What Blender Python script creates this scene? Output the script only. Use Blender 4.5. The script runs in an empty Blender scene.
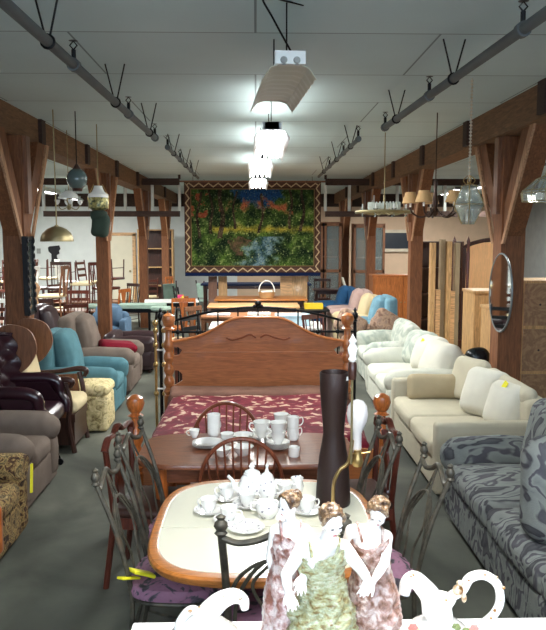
import bpy, bmesh, math, random
from mathutils import Vector, Matrix, noise
PI = math.pi
S = bpy.context.scene
COL = S.collection

# ------------------------------------------------------------------ camera, world, exposure
CAMZ, PITCH, YAW, F = 2.1, math.radians(6.26), math.radians(1.35), 720.0
cd = bpy.data.cameras.new('camera'); cam = bpy.data.objects.new('camera', cd); COL.objects.link(cam)
cam.location = (0, 0, CAMZ); cam.rotation_euler = (PI/2-PITCH, 0, -YAW)
cd.sensor_fit = 'VERTICAL'; cd.sensor_height = 24; cd.lens = F/630*24; cd.clip_start = .05; cd.clip_end = 100
S.camera = cam
S.view_settings.view_transform = 'Standard'; S.view_settings.look = 'None'; S.view_settings.gamma = 1
S.view_settings.exposure = 1.0
w = bpy.data.worlds.new('world'); S.world = w; w.use_nodes = True
w.node_tree.nodes['Background'].inputs[0].default_value = (.75, .85, 1, 1)
w.node_tree.nodes['Background'].inputs[1].default_value = .15

def area(loc, sx, sy, power, col=(1, .97, .93), rot=(0, 0, 0)):
    l = bpy.data.lights.new('tube_or_fill_light', 'AREA'); l.shape = 'RECTANGLE'; l.size = sx; l.size_y = sy
    l.energy = power; l.color = col
    o = bpy.data.objects.new('tube_or_fill_light', l); COL.objects.link(o); o.location = loc; o.rotation_euler = rot
    return o
COOL = (.96, 1, .98)
UP = (PI, 0, 0)
area((.36, 1.6, 2.93), .3, 1.7, 33)
area((-1.6, -1.2, 2.93), .3, 1.7, 14)
area((.14, 7.3, 2.93), .3, 1.8, 40, COOL)
area((.06, 9.7, 2.93), .3, 1.8, 32, COOL)
area((.04, 12.6, 2.93), .3, 1.6, 80)
# added upward-facing fill lights that brighten the ceiling
for x, y, p in ((.36, 1.6, 22), (-1.6, -1.2, 22), (.14, 7.3, 4), (.06, 9.7, 4), (.04, 12.6, 5)):
    area((x, y, 3.1), .2, 1.6, p, COOL, UP)
for x, y, p in ((-5.1, 18.0, 230), (-4.6, 12.6, 95), (4.95, 16.0, 80), (4.7, 20.0, 70), (5.6, 12.6, 60), (4.9, 8.6, 60), (-4.8, 8.0, 25), (0.2, 19.6, 50)):
    area((x, y, 3.13), .3, 1.7, p, COOL)

def ray(x, y):
    cp, sp, cy, sy = math.cos(PITCH), math.sin(PITCH), math.cos(YAW), math.sin(YAW)
    f = Vector((sy*cp, cy*cp, -sp)); r = Vector((cy, -sy, 0)); u = r.cross(f)
    return f + r*((x-273)/F) - u*((y-315)/F)
def at(x, y, Y):
    d = ray(x, y); return Vector((0, 0, CAMZ)) + d*(Y/d.y)
def atz(x, y, z):
    d = ray(x, y); return Vector((0, 0, CAMZ)) + d*((z-CAMZ)/d.z)

# ------------------------------------------------------------------ materials
def lin(c):
    return tuple(((v/255)/12.92 if v/255 <= .04045 else ((v/255+.055)/1.055)**2.4) for v in c)+(1,)
MATS = {}
def M(name, col, rough=.6, metal=0, ramp=None, scale=4, stretch=(1, 1, 1), detail=3, dist=0, bump=.0, bscale=60,
      var=.12, emit=0, spec=.4, coat=0, alpha=None, interp='LINEAR', voro=False, trans=0):
    if name in MATS: return MATS[name]
    m = bpy.data.materials.new(name); m.use_nodes = True; nt = m.node_tree; N = nt.nodes; L = nt.links
    b = N['Principled BSDF']; b.inputs['Roughness'].default_value = rough; b.inputs['Metallic'].default_value = metal
    b.inputs['Specular IOR Level'].default_value = spec; b.inputs['Coat Weight'].default_value = coat
    tc = N.new('ShaderNodeTexCoord'); mp = N.new('ShaderNodeMapping'); L.new(tc.outputs['Object'], mp.inputs[0])
    mp.inputs['Scale'].default_value = stretch
    if voro:
        t = N.new('ShaderNodeTexVoronoi'); fac = t.outputs['Distance']
        if dist:
            n0 = N.new('ShaderNodeTexNoise'); n0.inputs['Scale'].default_value = scale*1.5; L.new(mp.outputs[0], n0.inputs[0])
            mx = N.new('ShaderNodeMixRGB'); mx.inputs[0].default_value = dist; L.new(mp.outputs[0], mx.inputs[1]); L.new(n0.outputs['Color'], mx.inputs[2])
            L.new(mx.outputs[0], t.inputs[0])
        else: L.new(mp.outputs[0], t.inputs[0])
    else:
        t = N.new('ShaderNodeTexNoise'); t.inputs['Detail'].default_value = detail; t.inputs['Distortion'].default_value = dist
        fac = t.outputs[0]; L.new(mp.outputs[0], t.inputs[0])
    t.inputs['Scale'].default_value = scale
    cr = N.new('ShaderNodeValToRGB'); L.new(fac, cr.inputs[0]); e = cr.color_ramp; e.interpolation = interp
    if ramp is None:
        c = lin(col); ramp = [(.3, [v*(1-var) for v in c[:3]]), (.7, [min(1, v*(1+var)) for v in c[:3]])]
    else: ramp = [(p, lin(c)[:3]) for p, c in ramp]
    e.elements[0].position = ramp[0][0]; e.elements[0].color = (*ramp[0][1], 1)
    e.elements[1].position = ramp[-1][0]; e.elements[1].color = (*ramp[-1][1], 1)
    for p, c in ramp[1:-1]:
        q = e.elements.new(p); q.color = (*c, 1)
    L.new(cr.outputs[0], b.inputs['Base Color'])
    if bump:
        n = N.new('ShaderNodeTexNoise'); n.inputs['Scale'].default_value = bscale; n.inputs['Detail'].default_value = 3
        L.new(tc.outputs['Object'], n.inputs[0]); bp = N.new('ShaderNodeBump'); bp.inputs['Strength'].default_value = bump
        bp.inputs['Distance'].default_value = .01; L.new(n.outputs[0], bp.inputs['Height']); L.new(bp.outputs[0], b.inputs['Normal'])
    if emit:
        b.inputs['Emission Color'].default_value = lin(col); b.inputs['Emission Strength'].default_value = emit
    if trans: b.inputs['Transmission Weight'].default_value = trans
    if alpha is not None: b.inputs['Alpha'].default_value = alpha
    MATS[name] = m; return m
def wood(name, c, ax=0, rough=.4, coat=.1, scale=5, var=.35):
    s = [1, 1, 1]
    for i in range(3): s[i] = 1.0 if i == ax else 9.0
    return M(name, c, rough, 0, None, scale, tuple(s), 4, 1.2, .1, 90, var, coat=coat)
def cloth(name, c, var=.14, **k): return M(name, c, .9, 0, None, 7, (1, 1, 1), 3, 0, .35, 260, var, spec=.15, **k)

post_m = wood('post timber', (122, 76, 46), 2, .7, 0)
beam_m = wood('beam timber', (118, 84, 56), 1, .75, 0)
dark_beam = wood('dark beam timber', (62, 44, 36), 0, .8, 0)
plank_m = wood('pale plank edge', (176, 132, 98), 2, .7, 0)
pipe_m = M('painted pipe', (92, 96, 96), .6, .3)
iron_m = M('antique iron', (72, 70, 62), .5, .4, ramp=[(.3, (60, 58, 52)), (.6, (96, 90, 78)), (.8, (118, 96, 78))], scale=20)
black_m = M('black iron', (22, 22, 24), .4, .6)
blackp = M('black paint', (20, 20, 22), .45)
brass_m = M('brass', (190, 160, 105), .28, .9)
brass2 = M('dull brass', (150, 136, 100), .42, .7)
oak_m = wood('golden oak', (176, 108, 50), 0, .3, .35)
oakz = wood('golden oak turned', (180, 100, 46), 2, .28, .4)
bed_m = wood('honey pine', (172, 104, 58), 0, .32, .3, var=.25)
dark_t = wood('walnut table', (126, 74, 48), 0, .3, .3)
mahog = wood('mahogany', (88, 40, 28), 2, .3, .4)
wind_m = wood('windsor wood', (116, 62, 40), 2, .35, .2)
tan_w = wood('tan wood', (190, 148, 98), 2, .5, .1)
lt_w = wood('light wood', (206, 160, 112), 0, .45, .1)
peach_w = wood('peach wood', (236, 178, 122), 2, .5, .1, var=.12)
brown_w = wood('brown wood', (120, 78, 52), 2, .45, .1)
dk_w = wood('dark wood', (62, 36, 28), 2, .35, .2)
burl = M('burl wood', (140, 100, 70), .5, ramp=[(.1, (120, 86, 60)), (.35, (176, 136, 98)), (.6, (140, 102, 72)), (.9, (196, 156, 116))], scale=3, detail=6, dist=6)
cream_top = M('cream laminate', (232, 228, 208), .25, var=.02, coat=.3)
white_c = M('white porcelain', (240, 238, 232), .15, var=.02, coat=.6)
tea_m = M('floral porcelain', (240, 238, 232), .15, coat=.6, ramp=[(.0, (90, 86, 110)), (.15, (130, 120, 140)), (.2, (242, 240, 236)), (1, (244, 242, 238))], voro=True, scale=38)
white_p = M('white paint', (225, 225, 220), .5, var=.03)
boot_m = M('dark brown leather', (44, 28, 24), .5, bump=.15, bscale=200)
glass_m = M('clear glass', (225, 235, 232), .05, trans=.85, spec=.6, var=.02)
mirror_m = M('mirror glass', (200, 205, 205), .03, 1, var=.01)
quilt_m = M('rose floral quilt', (150, 30, 55), .85, bump=.3, bscale=30, ramp=[(.40, (96, 14, 32)), (.53, (116, 22, 42)), (.57, (136, 54, 60)), (.60, (196, 164, 140)), (.75, (214, 190, 166))], scale=10, detail=4, dist=.6, stretch=(1, 1, 1))
blanket_m = cloth('brown blanket', (128, 94, 80))
camo_m = M('grey leaf upholstery', (110, 115, 118), .9, ramp=[(.33, (88, 90, 92)), (.40, (68, 66, 72)), (.43, (122, 126, 124)), (.52, (134, 138, 134)), (.54, (82, 80, 86)), (.585, (92, 92, 98)), (.61, (138, 142, 138)), (.72, (108, 112, 112))], scale=4.2, stretch=(1.9, .7, 1.4), detail=2.5, dist=.55, bump=.3, bscale=120, spec=.15)
cream_s = cloth('oatmeal upholstery', (192, 184, 162), .05)
white_s = cloth('ivory upholstery', (204, 204, 190), .05)
pale_s = M('pale damask', (200, 204, 190), .9, ramp=[(.35, (160, 168, 158)), (.5, (182, 188, 176)), (.62, (202, 204, 192))], scale=8, detail=3, dist=1, bump=.3, bscale=160)
pil_w = cloth('white cushion cloth', (212, 208, 194), .04)
taupe_m = cloth('taupe plush', (118, 104, 94), .12)
teal_m = cloth('teal plush', (84, 122, 130), .12)
blue_m = cloth('blue plush', (44, 84, 122), .12)
lblue_m = cloth('light blue plush', (112, 150, 165), .12)
mauve_m = cloth('mauve plush', (184, 158, 150), .1)
leather_m = M('oxblood leather', (44, 20, 28), .28, bump=.12, bscale=60, coat=.3)
brleather = M('dark brown leather2', (54, 38, 40), .35, bump=.1)
beige_s = cloth('beige seat cloth', (206, 188, 150), .05)
gfl_m = M('gold floral', (190, 172, 120), .9, ramp=[(.3, (120, 100, 62)), (.45, (196, 178, 128)), (.6, (226, 208, 160)), (.75, (110, 96, 60))], scale=14, dist=1.5, bump=.3, bscale=160)
dfl_m = M('dark floral', (120, 100, 60), .9, ramp=[(.32, (40, 28, 22)), (.44, (96, 66, 42)), (.52, (176, 146, 92)), (.6, (72, 60, 40)), (.72, (190, 160, 110))], scale=15, dist=1.6, bump=.3, bscale=160)
brp_m = M('brown mottled cushion', (90, 70, 52), .9, ramp=[(.35, (44, 32, 26)), (.5, (104, 80, 60)), (.7, (150, 120, 92))], scale=22, bump=.3, bscale=120)
fl_pil = M('faded floral cushion', (150, 120, 100), .9, ramp=[(.35, (112, 84, 70)), (.5, (156, 128, 106)), (.65, (124, 100, 90)), (.8, (180, 150, 120))], scale=16, bump=.3)
red_m = cloth('crimson cloth', (112, 16, 34), .1)
purple_m = M('mauve floral seat', (120, 84, 108), .85, ramp=[(.34, (60, 54, 62)), (.42, (92, 84, 94)), (.45, (150, 106, 130)), (.64, (160, 116, 140)), (.68, (86, 80, 90))], scale=9, dist=2, bump=.25, bscale=160)
yellow_m = M('yellow paper', (236, 226, 40), .7, var=.03)
wicker_m = M('wicker', (200, 165, 115), .7, bump=.6, bscale=160)
gold_hair = M('gilt brown glaze', (140, 112, 84), .35, ramp=[(.35, (70, 46, 28)), (.55, (124, 92, 60)), (.7, (186, 160, 128))], scale=90, bump=.8, bscale=140, coat=.4)
pink_g = M('rose glaze', (190, 150, 145), .3, ramp=[(.36, (146, 92, 76)), (.48, (190, 148, 140)), (.62, (226, 206, 200))], scale=60, dist=.4, bump=.8, bscale=160, coat=.5)
green_g = M('green gold glaze', (160, 165, 125), .3, ramp=[(.34, (124, 98, 52)), (.43, (160, 152, 104)), (.54, (172, 174, 138)), (.66, (200, 198, 168)), (.74, (150, 118, 66))], scale=60, dist=.4, stretch=(1, 1, 2.2), bump=.8, bscale=160, coat=.5)
brown_g = M('rose brown glaze', (150, 115, 100), .3, ramp=[(.36, (120, 78, 56)), (.5, (172, 132, 118)), (.66, (218, 196, 186))], scale=60, dist=.4, bump=.8, bscale=160, coat=.5)
skin_g = M('blush white glaze', (246, 238, 230), .18, var=.02, coat=.6)
lip_m = M('lip glaze', (190, 96, 92), .3); eye_m = M('eye glaze', (70, 54, 50), .3)
ewer_m = M('gilt white porcelain', (240, 236, 228), .18, coat=.6, ramp=[(0, (150, 110, 60)), (.1, (190, 160, 110)), (.15, (242, 238, 232)), (1, (246, 243, 238))], voro=True, scale=60, dist=.1)
gilt_m = M('old gilt', (170, 130, 76), .35, .5, ramp=[(.4, (150, 105, 60)), (.6, (228, 210, 180))], scale=60)
green_l = M('green glass', (58, 74, 58), .25, coat=.3, ramp=[(.4, (44, 58, 46)), (.6, (86, 100, 82))], scale=20)
shade_m = M('tan lamp shade', (206, 164, 112), .7, var=.05)
tube_m = M('fluorescent tube', (255, 255, 255), .4, emit=9)
refl_m = M('reflector enamel', (236, 236, 232), .35, var=.03)
acry_m = M('aged acrylic cover', (206, 202, 184), .3, var=.08, trans=.3)
grey_p = M('grey panel', (150, 150, 145), .6)
dkgrey = M('dark screen', (26, 34, 44), .3)
blue_box = M('pale blue tub', (176, 200, 212), .5)
card_m = M('cardboard', (176, 140, 100), .8)
green_cush = cloth('sage cushion', (140, 160, 146)); gblue = cloth('steel blue cloth', (88, 112, 134))

# ------------------------------------------------------------------ mesh builder
def catmull(pts, n=6, closed=False):
    P = [Vector(p) for p in pts]; out = []
    m = len(P)
    rng = range(m) if closed else range(m-1)
    for i in rng:
        p0 = P[(i-1) % m] if closed or i > 0 else P[0]*2-P[1]
        p1 = P[i]; p2 = P[(i+1) % m]
        p3 = P[(i+2) % m] if closed or i+2 < m else P[-1]*2-P[-2]
        for k in range(n):
            t = k/n
            out.append(.5*((2*p1)+(p2-p0)*t+(2*p0-5*p1+4*p2-p3)*t*t+(3*p1-p0-3*p2+p3)*t**3))
    if not closed: out.append(P[-1])
    return out
def lerpn(vals, n):
    out = []
    for i in range(len(vals)-1):
        for k in range(n): out.append(vals[i]+(vals[i+1]-vals[i])*k/n)
    out.append(vals[-1]); return out

class MB:
    def __init__(s): s.v = []; s.f = []; s.m = Matrix.Identity(4)
    def add(s, vs, fs, mat=None):
        o = len(s.v); T = s.m if mat is None else s.m @ mat
        s.v += [T @ Vector(p) for p in vs]; s.f += [tuple(i+o for i in f) for f in fs]; return s
    def box(s, c, d, rot=None, taper=1):
        x, y, z = d[0]/2, d[1]/2, d[2]/2; t = taper
        vs = [(-x*t, -y*t, -z), (x*t, -y*t, -z), (x*t, y*t, -z), (-x*t, y*t, -z), (-x, -y, z), (x, -y, z), (x, y, z), (-x, y, z)]
        T = Matrix.Translation(c)
        if rot: T = T @ Matrix.Rotation(rot[2], 4, 'Z') @ Matrix.Rotation(rot[1], 4, 'Y') @ Matrix.Rotation(rot[0], 4, 'X')
        return s.add(vs, [(0, 3, 2, 1), (4, 5, 6, 7), (0, 1, 5, 4), (1, 2, 6, 5), (2, 3, 7, 6), (3, 0, 4, 7)], T)
    def rbox(s, c, d, r=.04, rot=None, b=(0, 0, 0), n=4, wob=0, seed=0, k=3):
        h = [q/2 for q in d]; r = min(r, min(h)*.98)
        ax = []
        for a in range(3):
            i = h[a]-r; L = [-i-r*math.sin(PI/2*(1-j/k)) if False else -i-r*(1-j/k) for j in range(k)]
            L += [-i+2*i*j/n for j in range(n+1)]
            L += [i+r*(j+1)/k for j in range(k)]; ax.append(L)
        vs = []; idx = {}; fs = []
        def vid(i, j, l):
            key = (i, j, l)
            if key in idx: return idx[key]
            p = [ax[0][i], ax[1][j], ax[2][l]]
            q = [max(-(h[a]-r), min(h[a]-r, p[a])) for a in range(3)]
            dd = Vector([p[a]-q[a] for a in range(3)])
            if dd.length > 1e-9: dd = dd.normalized()*r
            P = [q[a]+dd[a] for a in range(3)]; U = [p[a]/h[a] for a in range(3)]
            for a in range(3):
                if b[a]:
                    o1, o2 = (a+1) % 3, (a+2) % 3
                    P[a] += U[a]*b[a]*(1-U[o1]**2)*(1-U[o2]**2)
            if wob:
                nv = noise.noise_vector(Vector(P)*5+Vector((seed, seed*1.7, 3.1)))
                P = [P[a]+nv[a]*wob for a in range(3)]
            idx[key] = len(vs); vs.append(P); return idx[key]
        m = [len(a)-1 for a in ax]
        for i in range(m[0]):
            for j in range(m[1]):
                fs.append((vid(i, j, 0), vid(i, j+1, 0), vid(i+1, j+1, 0), vid(i+1, j, 0)))
                fs.append((vid(i, j, m[2]), vid(i+1, j, m[2]), vid(i+1, j+1, m[2]), vid(i, j+1, m[2])))
        for i in range(m[0]):
            for l in range(m[2]):
                fs.append((vid(i, 0, l), vid(i+1, 0, l), vid(i+1, 0, l+1), vid(i, 0, l+1)))
                fs.append((vid(i, m[1], l), vid(i, m[1], l+1), vid(i+1, m[1], l+1), vid(i+1, m[1], l)))
        for j in range(m[1]):
            for l in range(m[2]):
                fs.append((vid(0, j, l), vid(0, j, l+1), vid(0, j+1, l+1), vid(0, j+1, l)))
                fs.append((vid(m[0], j, l), vid(m[0], j+1, l), vid(m[0], j+1, l+1), vid(m[0], j, l+1)))
        T = Matrix.Translation(c)
        if rot: T = T @ Matrix.Rotation(rot[2], 4, 'Z') @ Matrix.Rotation(rot[1], 4, 'Y') @ Matrix.Rotation(rot[0], 4, 'X')
        return s.add(vs, fs, T)
    def tube(s, pts, r, seg=8, closed=False, flat=None):
        P = [Vector(p) for p in pts]; n = len(P); R = r if isinstance(r, (list, tuple)) else [r]*n
        vs = []; fs = []; up = None
        for i in range(n):
            a = P[i-1] if (i > 0 or closed) else P[i]; c = P[(i+1) % n] if (i < n-1 or closed) else P[i]
            t = (c-a); t = t.normalized() if t.length > 1e-9 else Vector((0, 0, 1))
            if up is None:
                up = Vector((0, 0, 1)) if abs(t.z) < .9 else Vector((1, 0, 0))
            x = t.cross(up); x = x.normalized() if x.length > 1e-6 else t.orthogonal().normalized()
            up = x.cross(t).normalized()
            for k in range(seg):
                an = 2*PI*k/seg; q = x*math.cos(an)+up*math.sin(an)*(flat or 1)
                vs.append(P[i]+q*R[i])
        for i in range(n if closed else n-1):
            for k in range(seg):
                a = i*seg+k; b = i*seg+(k+1) % seg; j = (i+1) % n
                fs.append((a, b, j*seg+(k+1) % seg, j*seg+k))
        if not closed:
            fs.append(tuple(reversed(range(seg)))); fs.append(tuple(range((n-1)*seg, n*seg)))
        return s.add(vs, fs)
    def limb(s, pts, radii, seg=12):
        s.tube(pts, radii, seg)
        for p, r in zip(pts, radii): s.ell(p, (r, r, r), None, 12, 8)
        return s
    def lathe(s, prof, c=(0, 0, 0), seg=20, rot=None, ox=1, oy=1, wav=None):
        vs = []; fs = []
        for r, z in prof:
            for k in range(seg):
                a = 2*PI*k/seg; rr = r if wav is None else r*(1+wav(a, z))
                vs.append((rr*math.cos(a)*ox, rr*math.sin(a)*oy, z))
        n = len(prof)
        for i in range(n-1):
            for k in range(seg):
                fs.append((i*seg+k, i*seg+(k+1) % seg, (i+1)*seg+(k+1) % seg, (i+1)*seg+k))
        if prof[0][0] > 1e-4: fs.append(tuple(reversed(range(seg))))
        if prof[-1][0] > 1e-4: fs.append(tuple(range((n-1)*seg, n*seg)))
        T = Matrix.Translation(c)
        if rot: T = T @ Matrix.Rotation(rot[2], 4, 'Z') @ Matrix.Rotation(rot[1], 4, 'Y') @ Matrix.Rotation(rot[0], 4, 'X')
        return s.add(vs, fs, T)
    def ell(s, c, d, rot=None, seg=14, rings=9):
        vs = [(0, 0, -d[2])]; fs = []
        for i in range(1, rings):
            t = PI*i/rings
            for k in range(seg):
                a = 2*PI*k/seg; vs.append((d[0]*math.sin(t)*math.cos(a), d[1]*math.sin(t)*math.sin(a), -d[2]*math.cos(t)))
        vs.append((0, 0, d[2])); L = len(vs)-1
        for k in range(seg):
            fs.append((0, 1+(k+1) % seg, 1+k)); fs.append((L, L-seg+k, L-seg+(k+1) % seg))
            for i in range(rings-2):
                a = 1+i*seg; fs.append((a+k, a+(k+1) % seg, a+seg+(k+1) % seg, a+seg+k))
        T = Matrix.Translation(c)
        if rot: T = T @ Matrix.Rotation(rot[2], 4, 'Z') @ Matrix.Rotation(rot[1], 4, 'Y') @ Matrix.Rotation(rot[0], 4, 'X')
        return s.add(vs, fs, T)
    def prism(s, poly, t0, t1, plane='xz'):
        """outline poly extruded along the third axis from t0 to t1"""
        def mk(p, t):
            if plane == 'xz': return (p[0], t, p[1])
            if plane == 'yz': return (t, p[0], p[1])
            return (p[0], p[1], t)
        n = len(poly)
        vs = [mk(p, t0) for p in poly]+[mk(p, t1) for p in poly]
        fs = [tuple(range(n)), tuple(reversed(range(n, 2*n)))]+[(i, i+n, (i+1) % n+n, (i+1) % n) for i in range(n)]
        return s.add(vs, fs)
    def build(s, name, mat, parent=None, smooth=True, loc=None, rz=0, ang=40, mods=None):
        me = bpy.data.meshes.new(name); me.from_pydata([tuple(v) for v in s.v], [], s.f)
        bm = bmesh.new(); bm.from_mesh(me); bmesh.ops.recalc_face_normals(bm, faces=bm.faces)
        if smooth:
            for f in bm.faces: f.smooth = True
            for e in bm.edges:
                if len(e.link_faces) == 2 and e.calc_face_angle(0) > math.radians(ang): e.smooth = False
        bm.to_mesh(me); bm.free()
        me.materials.append(mat); o = bpy.data.objects.new(name, me); COL.objects.link(o)
        if parent: o.parent = parent
        if loc is not None: o.location = loc
        o.rotation_euler.z = rz
        for md in (mods or []):
            x = o.modifiers.new(md[0], md[1])
            for k, v in md[2].items(): setattr(x, k, v)
        return o
def tag(o, label=None, cat=None, group=None, kind=None):
    if label: o['label'] = label
    if cat: o['category'] = cat
    if group: o['group'] = group
    if kind: o['kind'] = kind
    return o
def thing(name, label, cat, loc=(0, 0, 0), rz=0, group=None):
    o = bpy.data.objects.new(name, None); COL.objects.link(o); o.empty_display_size = .1
    o.location = loc; o.rotation_euler.z = rz
    return tag(o, label, cat, group)
def copy_tree(o, parent=None):
    c = o.copy(); COL.objects.link(c); c.parent = parent
    for ch in [x for x in KIDS.get(o.name, []) or o.children]: copy_tree(ch, c)
    return c
KIDS = {}
def dup(o, label, loc, rz, group=None):
    c = copy_tree(o); c.location = loc; c.rotation_euler.z = rz; c['label'] = label
    if group: c['group'] = group
    return c
def R(a): return math.radians(a)

# ------------------------------------------------------------------ the building
CEIL = 3.42; XL, XR, YB, YF = -8.5, 8.5, 23.0, -2.5
floor_m = M('worn concrete', (110, 112, 100), .55, ramp=[(.3, (56, 58, 52)), (.45, (80, 82, 74)), (.55, (92, 94, 84)), (.7, (118, 118, 106))], scale=1.1, detail=8, dist=.6, bump=.1, bscale=18, spec=.35)
wallw = M('white wall', (214, 216, 212), .8, var=.04)
wallp = M('tan wall', (206, 176, 148), .8, var=.05)
wallg = M('grey wall', (150, 152, 150), .85, var=.08)
def ceil_mat():
    m = M('ceiling panels', (200, 215, 215), .85, var=.06, scale=.8)
    nt = m.node_tree; N = nt.nodes; L = nt.links
    b = N['Principled BSDF']; src = b.inputs['Base Color'].links[0].from_socket
    tc = N.new('ShaderNodeTexCoord'); br = N.new('ShaderNodeTexBrick')
    mp = N.new('ShaderNodeMapping'); mp.inputs['Rotation'].default_value = (0, 0, 0); L.new(tc.outputs['Object'], mp.inputs[0])
    L.new(mp.outputs[0], br.inputs[0]); br.inputs['Scale'].default_value = 1; br.inputs['Brick Width'].default_value = 2.44
    br.inputs['Row Height'].default_value = 1.22; br.inputs['Mortar Size'].default_value = .008
    br.inputs['Color1'].default_value = (1, 1, 1, 1); br.inputs['Color2'].default_value = (.93, .93, .93, 1); br.inputs['Mortar'].default_value = (.4, .4, .4, 1)
    mx = N.new('ShaderNodeMixRGB'); mx.blend_type = 'MULTIPLY'; mx.inputs[0].default_value = 1
    L.new(src, mx.inputs[1]); L.new(br.outputs[0], mx.inputs[2]); L.new(mx.outputs[0], b.inputs['Base Color'])
    return m
def struct(name, mb, mat):
    return tag(mb.build(name, mat, smooth=False), kind='structure')
cx, cy = (XL+XR)/2, (YB+YF)/2
struct('floor', MB().box((cx, cy, -.05), (XR-XL, YB-YF, .1)), floor_m)
struct('ceiling', MB().box((cx, cy, CEIL+.05), (XR-XL, YB-YF, .1)), ceil_mat())
struct('wall_left', MB().box((XL-.05, cy, CEIL/2), (.1, YB-YF, CEIL)), wallw)
struct('wall_right', MB().box((XR+.05, cy, CEIL/2), (.1, YB-YF, CEIL)), wallg)
struct('wall_back_left', MB().box(((XL-.6)/2, YB+.05, CEIL/2), (-.6-XL, .1, CEIL)), wallw)
struct('wall_back_right', MB().box(((XR-.6)/2, YB+.05, CEIL/2), (XR+.6, .1, CEIL)), wallp)
struct('wall_front', MB().box((cx, YF-.05, CEIL/2), (XR-XL, .1, CEIL)), wallg)
wo = struct('fill_panel_1', MB().box((.5, YF+.02, 2.35), (6.4, .03, 1.3)), M('added fill pane', (206, 228, 255), .3, emit=5.5))  # added glowing panel behind the camera, brightens the ceiling
wf = MB()
for k in range(6): wf.box((-2.7+k*1.28, YF+.05, 2.35), (.07, .05, 1.4))
for z in (1.68, 3.02): wf.box((.5, YF+.05, z), (6.5, .05, .08))
wf.build('fill_panel_frame', white_p, wo, False)
struct('trim_1', MB().box((cx, YB-.05, 3.22), (XR-XL, .1, .4)), dark_beam)
# cream door in the far left wall
d = MB()
dx0, dx1 = -4.93, -3.9
d = MB().box(((dx0+dx1)/2, YB-.03, 1.05), (dx1-dx0, .05, 2.1))
do = struct('door_1', d, M('cream door', (224, 214, 190), .6, var=.03))
fr = MB()
for x in (dx0-.05, dx1+.05): fr.box((x, YB-.04, 1.08), (.1, .07, 2.16))
fr.box(((dx0+dx1)/2, YB-.04, 2.16), (dx1-dx0+.2, .07, .1))
fr.build('door_frame', lt_w, do, False)
MB().ell((dx1-.09, YB-.09, 1.0), (.03, .03, .03)).build('door_handle', brass_m, do)

def post(x, y, w, label, near=True):
    t = thing('timber_post', label, 'post', (x, y, 0), 0)
    MB().box((0, 0, 1.555), (w, w, 3.11)).build('post_shaft', post_m, t, False)
    for s in (-1, 1):
        L = math.hypot(.62, .95)
        a = math.atan2(.62, .95)*s
        # knee brace rising from the shaft to the beam
        m = MB(); m.prism([(s*w/2, 2.1), (s*w/2, 2.42), (s*(w/2+.42), 3.12), (s*(w/2+.72), 3.12)], -w*.42, w*.42, 'yz')
        br = m.build('knee_brace', post_m, t, False)
        m = MB(); sx = -1 if x > 0 else 1
        m.prism([(s*w/2, 2.02), (s*(w/2+.68), 3.12), (s*(w/2+.78), 3.12), (s*(w/2+.06), 2.02)], sx*w*.42, sx*w*.52, 'yz')
        m.build('brace_edge', plank_m, br, False)
    sx = -1 if x > 0 else 1
    MB().box((sx*(w/2+.02), 0, 2.72), (.04, .12, .78)).build('facing_board', brown_w, t, False)
    return t
for i, y in enumerate((7.55, 12.0, 16.6, 21.0)):
    n = ['nearest', 'second', 'third', 'farthest'][i]
    post((-2.47, -2.52, -2.57, -2.62)[i], y, (.22, .2, .18, .2)[i], f'{n} rough timber post holding the left beam, counted from the front', i < 2)
    post((2.66, 2.66, 2.64, 2.6)[i], y, (.25, .2, .2, .2)[i], ['reddish timber post beside the oval mirror, right of the aisle', 'timber post behind the brass chandelier, right of the aisle', 'dark red timber post behind the blue armchair', 'farthest timber post on the right, beside the tall dark hutch'][i], i < 2)
for sx, lab in ((-1, 'long rough timber beam along the ceiling left of the aisle'), (1, 'long rough timber beam along the ceiling right of the aisle')):
    t = thing('roof_beam', lab, 'beam', (sx*2.62, 0, 3.12))
    MB().box((0, (YB+YF)/2, .15), (.3, YB-YF-.2, .3)).build('beam', beam_m, t, False)
    for k in range(10):
        MB().box((-sx*.17, -.5+k*2.25, .16), (.04, .16, .28)).build('cleat', dark_beam, t, False)

# hanging rail frames either side of the tapestry
def rail_frame(x0, x1, y, z0, z1, label, step=.55):
    t = thing('overhead_rail_frame', label, 'rail frame', (x0, y, z0))
    MB().box(((x1-x0)/2, 0, z1-z0), (x1-x0, .12, .14)).build('top_rail', dark_beam, t, False)
    MB().box(((x1-x0)/2, 0, 0), (x1-x0, .12, .12)).build('bottom_rail', dark_beam, t, False)
    n = int((x1-x0)/step)
    for k in range(n+1):
        MB().box((k*(x1-x0)/max(1, n), 0, (z1-z0)/2), (.06, .05, z1-z0-.12)).build('upright', M('pale upright paint', (196, 198, 190), .6), t, False)
    for k in (0, n):
        MB().box((k*(x1-x0)/max(1, n), 0, z1-z0+(CEIL-z1)/2+.03), (.05, .05, CEIL-z1-.06)).build('hanger', dark_beam, t, False)
rail_frame(-4.6, -1.66, 15.9, 2.58, 3.27, 'dark overhead rail frame with pale uprights left of the tapestry', .5)
rail_frame(1.52, 5.2, 15.9, 2.58, 3.27, 'dark overhead rail frame with pale uprights right of the tapestry', .5)

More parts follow.
